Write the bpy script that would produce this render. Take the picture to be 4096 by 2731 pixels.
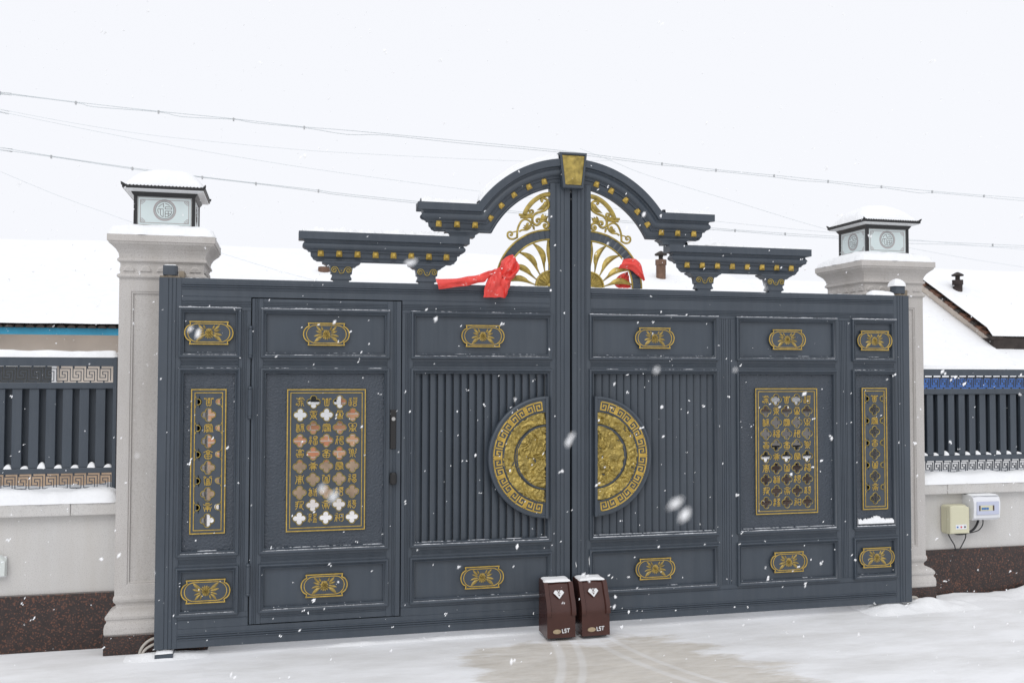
import bpy, math, random
from mathutils import Matrix, Vector, noise
R = math.radians
sc = bpy.context.scene
for o in list(bpy.data.objects): bpy.data.objects.remove(o)

# ------------------------------------------------------------------ camera
cam_d = bpy.data.cameras.new('camera'); cam = bpy.data.objects.new('camera', cam_d)
sc.collection.objects.link(cam); sc.camera = cam
YAW, PITCH, ROLL = 0.24187, 0.03300, 0.00231
fw = Vector((math.sin(YAW)*math.cos(PITCH), math.cos(YAW)*math.cos(PITCH), math.sin(PITCH)))
rt = Vector((math.cos(YAW), -math.sin(YAW), 0)); up = rt.cross(fw)
r2 = rt*math.cos(ROLL)+up*math.sin(ROLL); u2 = -rt*math.sin(ROLL)+up*math.cos(ROLL)
M = Matrix((r2, u2, -fw)).transposed().to_4x4(); M.translation = Vector((-1.876, -5.989, 1.635))
cam.matrix_world = M
cam_d.sensor_width = 36; cam_d.lens = 36*3800/4096
cam_d.clip_start = 0.05; cam_d.clip_end = 3000
cam_d.dof.use_dof = True; cam_d.dof.focus_distance = 6.4; cam_d.dof.aperture_fstop = 6.3

# ------------------------------------------------------------------ world, sun, exposure
w = bpy.data.worlds.new('World'); sc.world = w; w.use_nodes = True
nt = w.node_tree; bg = nt.nodes['Background']
SUN_EL, SUN_AZ = 48, 205       # azimuth clockwise from +Y: behind the camera, a little to the left
sky = nt.nodes.new('ShaderNodeTexSky'); sky.sky_type = 'NISHITA'; sky.sun_disc = False
sky.sun_elevation = R(SUN_EL); sky.sun_rotation = R(SUN_AZ); sky.dust_density = 4; sky.air_density = 1.0
hs = nt.nodes.new('ShaderNodeHueSaturation'); hs.inputs['Saturation'].default_value = 0.25
mx = nt.nodes.new('ShaderNodeMixRGB'); mx.inputs[0].default_value = 0.94      # thick even cloud cover over the sky
mx.inputs[2].default_value = (9.68, 9.82, 10.3, 1)
nt.links.new(sky.outputs[0], hs.inputs['Color']); nt.links.new(hs.outputs[0], mx.inputs[1])
nt.links.new(mx.outputs[0], bg.inputs[0]); bg.inputs[1].default_value = 0.10
sd = bpy.data.lights.new('sun', 'SUN'); sd.energy = 0.9; sd.angle = R(35); sd.color = (1, .98, .95)
so = bpy.data.objects.new('sun', sd); sc.collection.objects.link(so)
el, az = R(SUN_EL), R(SUN_AZ)
sv = Vector((math.sin(az)*math.cos(el), math.cos(az)*math.cos(el), math.sin(el)))
so.rotation_euler = sv.to_track_quat('Z', 'Y').to_euler(); so.location = (-6, -12, 14)
vs = sc.view_settings; vs.view_transform = 'Standard'; vs.look = 'None'; vs.exposure = 0.0; vs.gamma = 1; vs.use_curve_mapping = False

# ------------------------------------------------------------------ helpers
random.seed(7)
COL = sc.collection
WL = {}            # world location of each object's origin
def tag(o, label=None, cat=None, group=None, kind=None):
    if label: o['label'] = label
    if cat: o['category'] = cat
    if group: o['group'] = group
    if kind: o['kind'] = kind
    return o
def empty(name, loc, label, cat, group=None):
    o = bpy.data.objects.new(name, None); COL.objects.link(o); o.location = loc
    o.empty_display_size = .1; WL[o.name] = Vector(loc); return tag(o, label, cat, group, 'thing')
def link(name, me, loc, parent=None):
    o = bpy.data.objects.new(name, me); COL.objects.link(o); loc = Vector(loc)
    WL[o.name] = loc
    if parent: o.parent = parent; o.location = loc - WL[parent.name]
    else: o.location = loc
    return o
class MB:
    def __init__(s): s.v = []; s.f = []; s.mi = []
    def add(s, v, f, m=0):
        b = len(s.v); s.v += [tuple(p) for p in v]; s.f += [tuple(b+i for i in q) for q in f]; s.mi += [m]*len(f)
    def box(s, x0, x1, y0, y1, z0, z1, m=0, c=0.0):
        if x0 > x1: x0, x1 = x1, x0
        if c <= 0:
            s.add([(x, y, z) for z in (z0, z1) for y in (y0, y1) for x in (x0, x1)],
                  [(0, 2, 3, 1), (4, 5, 7, 6), (0, 1, 5, 4), (2, 6, 7, 3), (0, 4, 6, 2), (1, 3, 7, 5)], m); return
        def ring(i, z):
            a, b, p, q = x0+i, x1-i, y0+i, y1-i
            return [(a+c, p, z), (b-c, p, z), (b, p+c, z), (b, q-c, z), (b-c, q, z), (a+c, q, z), (a, q-c, z), (a, p+c, z)]
        s.loft([ring(c*.7, z0), ring(0, z0+c), ring(0, z1-c), ring(c*.7, z1)], m)
    def loft(s, rings, m=0, cap=True, close=True):
        n = len(rings[0]); v = [p for r in rings for p in r]; f = []
        for k in range(len(rings)-1):
            for i in range(n if close else n-1):
                j = (i+1) % n; f.append((k*n+i, k*n+j, (k+1)*n+j, (k+1)*n+i))
        if cap and close: f.append(tuple(range(n-1, -1, -1))); f.append(tuple((len(rings)-1)*n+i for i in range(n)))
        s.add(v, f, m)
    def tube(s, pts, r, n=8, m=0, flat=1.0):
        pts = [Vector(p) for p in pts]; rings = []
        for i, p in enumerate(pts):
            t = (pts[min(i+1, len(pts)-1)]-pts[max(i-1, 0)]).normalized()
            a = t.cross(Vector((0, 1, 0)));  a = a.normalized() if a.length > 1e-4 else t.orthogonal().normalized()
            b = t.cross(a).normalized(); rr = r[i] if isinstance(r, (list, tuple)) else r
            rings.append([tuple(p+a*(rr*math.cos(k*2*math.pi/n))+b*(rr*flat*math.sin(k*2*math.pi/n))) for k in range(n)])
        s.loft(rings, m)
    def stroke(s, pts, wd, h, y0, m=0, closed=False):
        """raised half round line on a plane y = y0 (front is -y), pts are (x, z)"""
        n = len(pts); L = []
        if n < 2: return
        for i in range(n):
            if closed: p0, p1 = pts[i-1], pts[(i+1) % n]
            else: p0, p1 = pts[max(i-1, 0)], pts[min(i+1, n-1)]
            q = pts[i]
            d0 = Vector((q[0]-p0[0], q[1]-p0[1])); d1 = Vector((p1[0]-q[0], p1[1]-q[1]))
            d0 = d0.normalized() if d0.length > 1e-9 else d1.normalized(); d1 = d1.normalized() if d1.length > 1e-9 else d0
            t = (d0+d1); t = t.normalized() if t.length > 1e-3 else d0
            k = 1/max(.5, abs(t.dot(d0))); nx, nz = -t[1]*k, t[0]*k
            ww = wd[i] if isinstance(wd, (list, tuple)) else wd
            L.append([(q[0]+nx*ww/2, y0, q[1]+nz*ww/2), (q[0]+nx*ww*.3, y0-h, q[1]+nz*ww*.3),
                      (q[0]-nx*ww*.3, y0-h, q[1]-nz*ww*.3), (q[0]-nx*ww/2, y0, q[1]-nz*ww/2)])
        v = [p for r in L for p in r]; f = []
        for i in range(n if closed else n-1):
            j = (i+1) % n
            for k in range(3): f.append((i*4+k, j*4+k, j*4+k+1, i*4+k+1))
        if not closed: f += [(0, 1, 2, 3), (n*4-1, n*4-2, n*4-3, n*4-4)]
        s.add(v, f, m)
    def dome(s, pts, h, y0, m=0, k=.55):
        """raised cushion over a closed outline of (x, z) points"""
        n = len(pts); cx = sum(p[0] for p in pts)/n; cz = sum(p[1] for p in pts)/n
        v = [(p[0], y0, p[1]) for p in pts]+[(cx+(p[0]-cx)*k, y0-h*.8, cz+(p[1]-cz)*k) for p in pts]+[(cx, y0-h, cz)]
        f = [(i, (i+1) % n, n+(i+1) % n, n+i) for i in range(n)]+[(n+i, n+(i+1) % n, 2*n) for i in range(n)]
        s.add(v, f, m)
    def mesh(s, name, mats, smooth=False, off=(0, 0, 0)):
        me = bpy.data.meshes.new(name)
        me.from_pydata([(x-off[0], y-off[1], z-off[2]) for x, y, z in s.v], [], s.f)
        for t in (mats if isinstance(mats, (list, tuple)) else [mats]): me.materials.append(t)
        me.polygons.foreach_set('material_index', s.mi)
        if smooth is not False:
            me.polygons.foreach_set('use_smooth', [True]*len(s.f))
            if smooth is not True: me.set_sharp_from_angle(angle=R(smooth))
        me.update(); return me
    def build(s, name, mats, parent=None, smooth=False, loc=None):
        off = WL[parent.name] if parent else Vector(loc or (0, 0, 0))
        return link(name, s.mesh(name, mats, smooth, off), off, parent)
def interp(poly, n):
    d = [0]
    for i in range(1, len(poly)): d.append(d[-1]+math.dist(poly[i-1], poly[i]))
    out = []; k = 0
    for i in range(n):
        t = d[-1]*i/(n-1)
        while k < len(poly)-2 and d[k+1] < t: k += 1
        u = (t-d[k])/max(1e-9, d[k+1]-d[k]); u = min(1, max(0, u))
        out.append(tuple(poly[k][c]*(1-u)+poly[k+1][c]*u for c in range(len(poly[0]))))
    return out
def smooth_path(p, n=6, closed=False):
    """Catmull-Rom through the points"""
    out = []; N = len(p)
    for i in range(N if closed else N-1):
        g = lambda k: p[k % N] if closed else p[max(0, min(N-1, k))]
        a, b, c, d = g(i-1), g(i), g(i+1), g(i+2)
        for q in range(n):
            t = q/n; out.append(tuple(.5*(2*b[k]+(c[k]-a[k])*t+(2*a[k]-5*b[k]+4*c[k]-d[k])*t*t+(3*b[k]-a[k]-3*c[k]+d[k])*t**3) for k in range(len(b))))
    if not closed: out.append(tuple(p[-1]))
    return out
def nz(x, y, z=0, s=1.0): return noise.noise(Vector((x*s, y*s, z*s)))

# ------------------------------------------------------------------ materials
def mat(name, col, rough=.6, metal=0, spec=.5, var=0, vscale=8, bump=0, bscale=60, speck=None, detail=4, mixcol=None, streak=None):
    m = bpy.data.materials.new(name); m.use_nodes = True; t = m.node_tree; b = t.nodes['Principled BSDF']
    b.inputs['Roughness'].default_value = rough; b.inputs['Metallic'].default_value = metal
    b.inputs['Specular IOR Level'].default_value = spec; b.inputs['Base Color'].default_value = (*col, 1)
    tc = t.nodes.new('ShaderNodeNewGeometry'); src = None
    if var or mixcol:
        n = t.nodes.new('ShaderNodeTexNoise'); n.inputs['Scale'].default_value = vscale; n.inputs['Detail'].default_value = detail
        t.links.new(tc.outputs['Position'], n.inputs['Vector'])
        r = t.nodes.new('ShaderNodeValToRGB'); r.color_ramp.elements[0].position = .3; r.color_ramp.elements[1].position = .7
        mc = mixcol or [c*(1-var) for c in col]
        r.color_ramp.elements[0].color = (*mc, 1); r.color_ramp.elements[1].color = (*[min(1, c*(1+var*.6)) for c in col], 1)
        t.links.new(n.outputs['Fac'], r.inputs[0]); src = r.outputs[0]
    if speck:
        scol, sscale, amt = speck
        n = t.nodes.new('ShaderNodeTexNoise'); n.inputs['Scale'].default_value = sscale; n.inputs['Detail'].default_value = 3
        t.links.new(tc.outputs['Position'], n.inputs['Vector'])
        r = t.nodes.new('ShaderNodeValToRGB'); r.color_ramp.elements[0].position = 1-amt-.06; r.color_ramp.elements[1].position = 1-amt+.06
        t.links.new(n.outputs['Fac'], r.inputs[0])
        x = t.nodes.new('ShaderNodeMixRGB'); t.links.new(r.outputs[0], x.inputs[0])
        if src: t.links.new(src, x.inputs[1])
        else: x.inputs[1].default_value = (*col, 1)
        x.inputs[2].default_value = (*scol, 1); src = x.outputs[0]
    if streak:
        mp = t.nodes.new('ShaderNodeMapping'); mp.inputs['Scale'].default_value = streak[1]; t.links.new(tc.outputs['Position'], mp.inputs[0])
        n = t.nodes.new('ShaderNodeTexNoise'); n.inputs['Scale'].default_value = 1; n.inputs['Detail'].default_value = 6; n.inputs['Roughness'].default_value = .65
        t.links.new(mp.outputs[0], n.inputs['Vector'])
        r = t.nodes.new('ShaderNodeValToRGB'); r.color_ramp.elements[0].position = .35; r.color_ramp.elements[1].position = .72
        r.color_ramp.elements[0].color = (0, 0, 0, 1); r.color_ramp.elements[1].color = (streak[2],)*3+(1,); t.links.new(n.outputs['Fac'], r.inputs[0])
        x = t.nodes.new('ShaderNodeMixRGB'); t.links.new(r.outputs[0], x.inputs[0])
        if src: t.links.new(src, x.inputs[1])
        else: x.inputs[1].default_value = (*col, 1)
        x.inputs[2].default_value = (*streak[0], 1); src = x.outputs[0]
        rr = t.nodes.new('ShaderNodeMapRange'); rr.inputs[3].default_value = rough*.8; rr.inputs[4].default_value = min(1, rough*1.35); t.links.new(n.outputs['Fac'], rr.inputs[0]); t.links.new(rr.outputs[0], b.inputs['Roughness'])
    if src: t.links.new(src, b.inputs['Base Color'])
    if bump:
        n = t.nodes.new('ShaderNodeTexNoise'); n.inputs['Scale'].default_value = bscale; n.inputs['Detail'].default_value = 3
        t.links.new(tc.outputs['Position'], n.inputs['Vector'])
        bp = t.nodes.new('ShaderNodeBump'); bp.inputs['Strength'].default_value = bump; bp.inputs['Distance'].default_value = .01
        t.links.new(n.outputs['Fac'], bp.inputs['Height']); t.links.new(bp.outputs[0], b.inputs['Normal'])
    return m
PAINT = mat('slate_paint', (.045, .0585, .0765), .42, .0, .5, .12, 3, .03, 220, streak=((.072, .085, .102), (22, 22, 1.6), .5))
PAINT_TEX = mat('hammered_slate_paint', (.041, .053, .070), .38, .0, .5, .10, 5, .9, 75, streak=((.068, .079, .099), (22, 22, 1.6), .45))
GOLD = mat('gold_paint', (.56, .385, .085), .38, .35, .5, .28, 30)
BRASS = mat('antique_brass_paint', (.40, .30, .075), .40, .35, .5, .45, 28)
RELIEF = mat('antique_gold_relief', (.40, .30, .080), .38, .4, .5, .40, 22)
STONE = mat('pale_granite', (.545, .525, .505), .75, 0, .3, .07, 3, .05, 200, speck=((.40, .375, .36), 190, .42), streak=((.40, .37, .335), (7, 7, .9), .55))
STONE2 = mat('pale_granite_wall', (.60, .59, .575), .75, 0, .3, .06, 2, .05, 200, speck=((.45, .44, .43), 170, .40), streak=((.46, .43, .39), (5, 5, .8), .5))
DARKG = mat('brown_granite', (.030, .020, .018), .22, 0, .5, .3, 20, 0, 10, speck=((.15, .06, .035), 105, .40))
SNOW = mat('snow', (.85, .86, .875), .9, 0, .2, .03, 9, .40, 55)
FROST = mat('frosty_snow', (.60, .62, .66), .9, 0, .2, .12, 40)
FLAKE = mat('snowflake', (.93, .94, .96), .8, 0, .2)
BLACK = mat('black_metal_and_shade', (.012, .012, .013), .4)  # also the painted shade in the gate joints and the shed slot
WHITE = mat('white_enamel', (.72, .73, .74), .4)
GLASS = mat('frosted_lamp_glass', (.60, .68, .68), .35, 0, .5, .05, 6)
GREYP = mat('grey_print', (.14, .12, .12), .5)
GREYL = mat('pale_grey_print', (.36, .33, .33), .5)
BROWN = mat('brown_metallic_paint', (.066, .026, .021), .27, .15, .5, .12, 12)
RED = mat('red_satin_ribbon', (.75, .060, .048), .42, 0, .5, .12, 14, .05, 160, speck=((.86, .62, .60), 42, .31))
CREAM = mat('cream_plastic', (.62, .60, .44), .45, 0, .4, .03, 10)
WPLAST = mat('white_plastic', (.74, .75, .78), .4)
LENSP = mat('clear_lilac_cover', (.50, .53, .66), .15)
BLUEP = mat('blue_print', (.05, .18, .45), .5)
REDP = mat('red_print', (.6, .05, .05), .5)
CABLE = mat('black_cable_and_shade', (.02, .02, .022), .5)  # also the painted contact shadow on the plate under each opener
CONDUIT = mat('grey_conduit', (.42, .39, .35), .6)
BLUEF = mat('blue_sheet_metal', (.03, .28, .44), .4, .1, .5, .12, 3)
BLUED = mat('deep_blue_sheet_metal', (.03, .12, .40), .4, .1, .5, .1, 3)
BEIGE = mat('beige_render', (.64, .57, .50), .85, 0, .2, .15, 2)
TILE = mat('dark_roof_tile', (.045, .036, .032), .7, 0, .3, .4, 8)
CLAYT = mat('clay_roof_tile', (.15, .075, .05), .75, 0, .3, .5, 9)
RUSTP = mat('rusty_pipe', (.17, .105, .075), .8, 0, .2, .3, 9)
OLD = mat('weathered_timber', (.085, .062, .052), .8, 0, .2, .4, 6)
GREYW = mat('grey_shed_wall', (.19, .18, .175), .8, 0, .2, .2, 2)
WIRE = mat('aluminium_wire', (.66, .70, .72), .45)
CLIP = mat('dark_wire_clip', (.42, .43, .44), .6)
DULL = mat('worn_sticker', (.40, .31, .20), .5, 0, .4, .2, 60)
STEEL = mat('steel', (.5, .5, .5), .3, .9)
def brick_mat():
    m = bpy.data.materials.new('orange_brick'); m.use_nodes = True; t = m.node_tree; b = t.nodes['Principled BSDF']
    g = t.nodes.new('ShaderNodeNewGeometry'); mp = t.nodes.new('ShaderNodeMapping'); mp.inputs['Rotation'].default_value = (R(90), 0, 0)
    br = t.nodes.new('ShaderNodeTexBrick'); br.inputs['Color1'].default_value = (.50, .19, .10, 1); br.inputs['Color2'].default_value = (.56, .34, .20, 1)
    br.inputs['Mortar'].default_value = (.48, .43, .38, 1); br.inputs['Scale'].default_value = 1
    br.inputs['Brick Width'].default_value = .24; br.inputs['Row Height'].default_value = .072; br.inputs['Mortar Size'].default_value = .008
    t.links.new(g.outputs['Position'], mp.inputs[0]); t.links.new(mp.outputs[0], br.inputs['Vector']); t.links.new(br.outputs[0], b.inputs['Base Color'])
    b.inputs['Roughness'].default_value = .85; return m
BRICK = brick_mat()
def ground_mat():
    """pale concrete drifted over with snow; bare patch in front of the openers, wheel tracks about the two hinges"""
    m = bpy.data.materials.new('snowy_concrete'); m.use_nodes = True; t = m.node_tree; b = t.nodes['Principled BSDF']
    N = t.nodes.new; Lk = t.links.new
    g = N('ShaderNodeNewGeometry'); sx = N('ShaderNodeSeparateXYZ'); Lk(g.outputs['Position'], sx.inputs[0])
    def mth(op, a, c=None, d=None):
        n = N('ShaderNodeMath'); n.operation = op
        for i, q in enumerate((a, c, d)):
            if q is None: continue
            if isinstance(q, (int, float)): n.inputs[i].default_value = q
            else: Lk(q, n.inputs[i])
        return n.outputs[0]
    def tex(scale, vec, det=5, rough=.6):
        n = N('ShaderNodeTexNoise'); n.inputs['Scale'].default_value = scale; n.inputs['Detail'].default_value = det; n.inputs['Roughness'].default_value = rough
        Lk(vec, n.inputs['Vector']); return n.outputs['Fac']
    mp = N('ShaderNodeMapping'); mp.inputs['Scale'].default_value = (.55, 1.6, 1); mp.inputs['Rotation'].default_value = (0, 0, R(-14)); Lk(g.outputs['Position'], mp.inputs[0])
    streak = tex(2.4, mp.outputs[0], 7, .62); fine = tex(26, mp.outputs[0], 4)
    x, y = sx.outputs[0], sx.outputs[1]
    # bare wedge: |x + .1*(-y) - .1| < .75 + .32*(-y), y < -.2
    e1 = mth('SUBTRACT', mth('ADD', .62, mth('MULTIPLY', y, -.28)), mth('ABSOLUTE', mth('ADD', x, mth('ADD', .06, mth('MULTIPLY', y, .07)))))
    e2 = mth('MULTIPLY', mth('ADD', mth('MULTIPLY', y, -1), -.20), 1.6)
    e = mth('MINIMUM', e1, e2)
    e = mth('ADD', e, mth('MULTIPLY', mth('SUBTRACT', streak, .5), 1.5))
    bare = N('ShaderNodeMapRange'); bare.inputs[1].default_value = -.04; bare.inputs[2].default_value = .12; Lk(e, bare.inputs[0])
    def track(hx, r, wd):
        d = mth('SQRT', mth('ADD', mth('POWER', mth('SUBTRACT', x, hx), 2), mth('POWER', y, 2)))
        q = mth('ABSOLUTE', mth('SUBTRACT', d, r)); n = N('ShaderNodeMapRange'); n.inputs[1].default_value = wd; n.inputs[2].default_value = wd*.45; Lk(q, n.inputs[0]); return n.outputs[0]
    tr = mth('MAXIMUM', mth('MAXIMUM', track(-2.566, 2.40, .034), track(-2.566, 2.52, .030)), mth('MAXIMUM', track(2.566, 2.375, .028), track(2.566, 2.495, .034)))
    tr = mth('MULTIPLY', tr, mth('ADD', .10, mth('MULTIPLY', fine, .62)))
    f = mth('SUBTRACT', bare.outputs[0], tr); f = mth('MULTIPLY', f, mth('ADD', .55, mth('MULTIPLY', fine, .62)))
    f = mth('MAXIMUM', f, 0)
    cn = N('ShaderNodeValToRGB'); cn.color_ramp.elements[0].color = (.50, .465, .41, 1); cn.color_ramp.elements[1].color = (.68, .645, .59, 1)
    cn.color_ramp.elements[0].position = .3; cn.color_ramp.elements[1].position = .7; Lk(tex(7, mp.outputs[0], 8, .7), cn.inputs[0])
    sn = N('ShaderNodeValToRGB'); sn.color_ramp.elements[0].color = (.70, .70, .70, 1); sn.color_ramp.elements[1].color = (.87, .88, .90, 1)
    sn.color_ramp.elements[0].position = .36; sn.color_ramp.elements[1].position = .60; Lk(tex(1.7, mp.outputs[0], 8, .65), sn.inputs[0])
    mi = N('ShaderNodeMixRGB'); Lk(f, mi.inputs[0]); Lk(sn.outputs[0], mi.inputs[1]); Lk(cn.outputs[0], mi.inputs[2]); Lk(mi.outputs[0], b.inputs['Base Color'])
    b.inputs['Roughness'].default_value = .8; b.inputs['Specular IOR Level'].default_value = .25
    bp = N('ShaderNodeBump'); bp.inputs['Strength'].default_value = .35; bp.inputs['Distance'].default_value = .02
    Lk(mth('ADD', mth('MULTIPLY', streak, 1.0), mth('MULTIPLY', fine, .25)), bp.inputs['Height']); Lk(bp.outputs[0], b.inputs['Normal'])
    return m
GROUND = ground_mat()
GZ = -0.05

# ------------------------------------------------------------------ ground
g = MB(); g.add([(-400, -200, GZ), (400, -200, GZ), (400, 900, GZ), (-400, 900, GZ)], [(0, 1, 2, 3)])
tag(g.build('ground', GROUND), kind='structure')

# ------------------------------------------------------------------ gate: shared small pieces
def qf_r(th, c, rho):
    best = 0
    for k in range(4):
        ph = th-k*math.pi/2; sn = c*math.sin(ph)
        if math.cos(ph) > 0 and abs(sn) < rho: best = max(best, c*math.cos(ph)+math.sqrt(rho*rho-sn*sn))
    return best
QN = 40
def qf(c=.0215, rho=.0158, grow=0.0):
    return [((qf_r(i*2*math.pi/QN, c, rho+grow))*math.cos(i*2*math.pi/QN), (qf_r(i*2*math.pi/QN, c, rho+grow))*math.sin(i*2*math.pi/QN)) for i in range(QN)]
QI, QM, QO = qf(grow=0), qf(grow=.0030), qf(grow=.0062)
b = MB()
b.loft([[(x, .006, z) for x, z in QI], [(x, -.0035, z) for x, z in qf(grow=.0012)], [(x, -.005, z) for x, z in QM], [(x, 0, z) for x, z in QO]], 0, cap=False)
RIM = b.mesh('quatrefoil_rim', BRASS, 40)
# C-shaped half rim at the edge of the narrow lattice (opens towards +x)
b = MB(); b.stroke([(.0085+.0178*math.cos(R(a)), .0178*math.sin(R(a))) for a in range(70, 291, 20)], .006, .005, 0)
b.stroke([(.018, .022), (.0195, .029), (.023, .034)], .0045, .004, 0); b.stroke([(.018, -.022), (.0195, -.029), (.023, -.034)], .0045, .004, 0)
HALFRIM_L = b.mesh('half_quatrefoil_rim', BRASS, 40)
b = MB(); b.stroke([(-.0085-.0178*math.cos(R(a)), .0178*math.sin(R(a))) for a in range(70, 291, 20)], .006, .005, 0)
b.stroke([(-.018, .022), (-.0195, .029), (-.023, .034)], .0045, .004, 0); b.stroke([(-.018, -.022), (-.0195, -.029), (-.023, -.034)], .0045, .004, 0)
HALFRIM_R = b.mesh('half_quatrefoil_rim', BRASS, 40)

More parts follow.
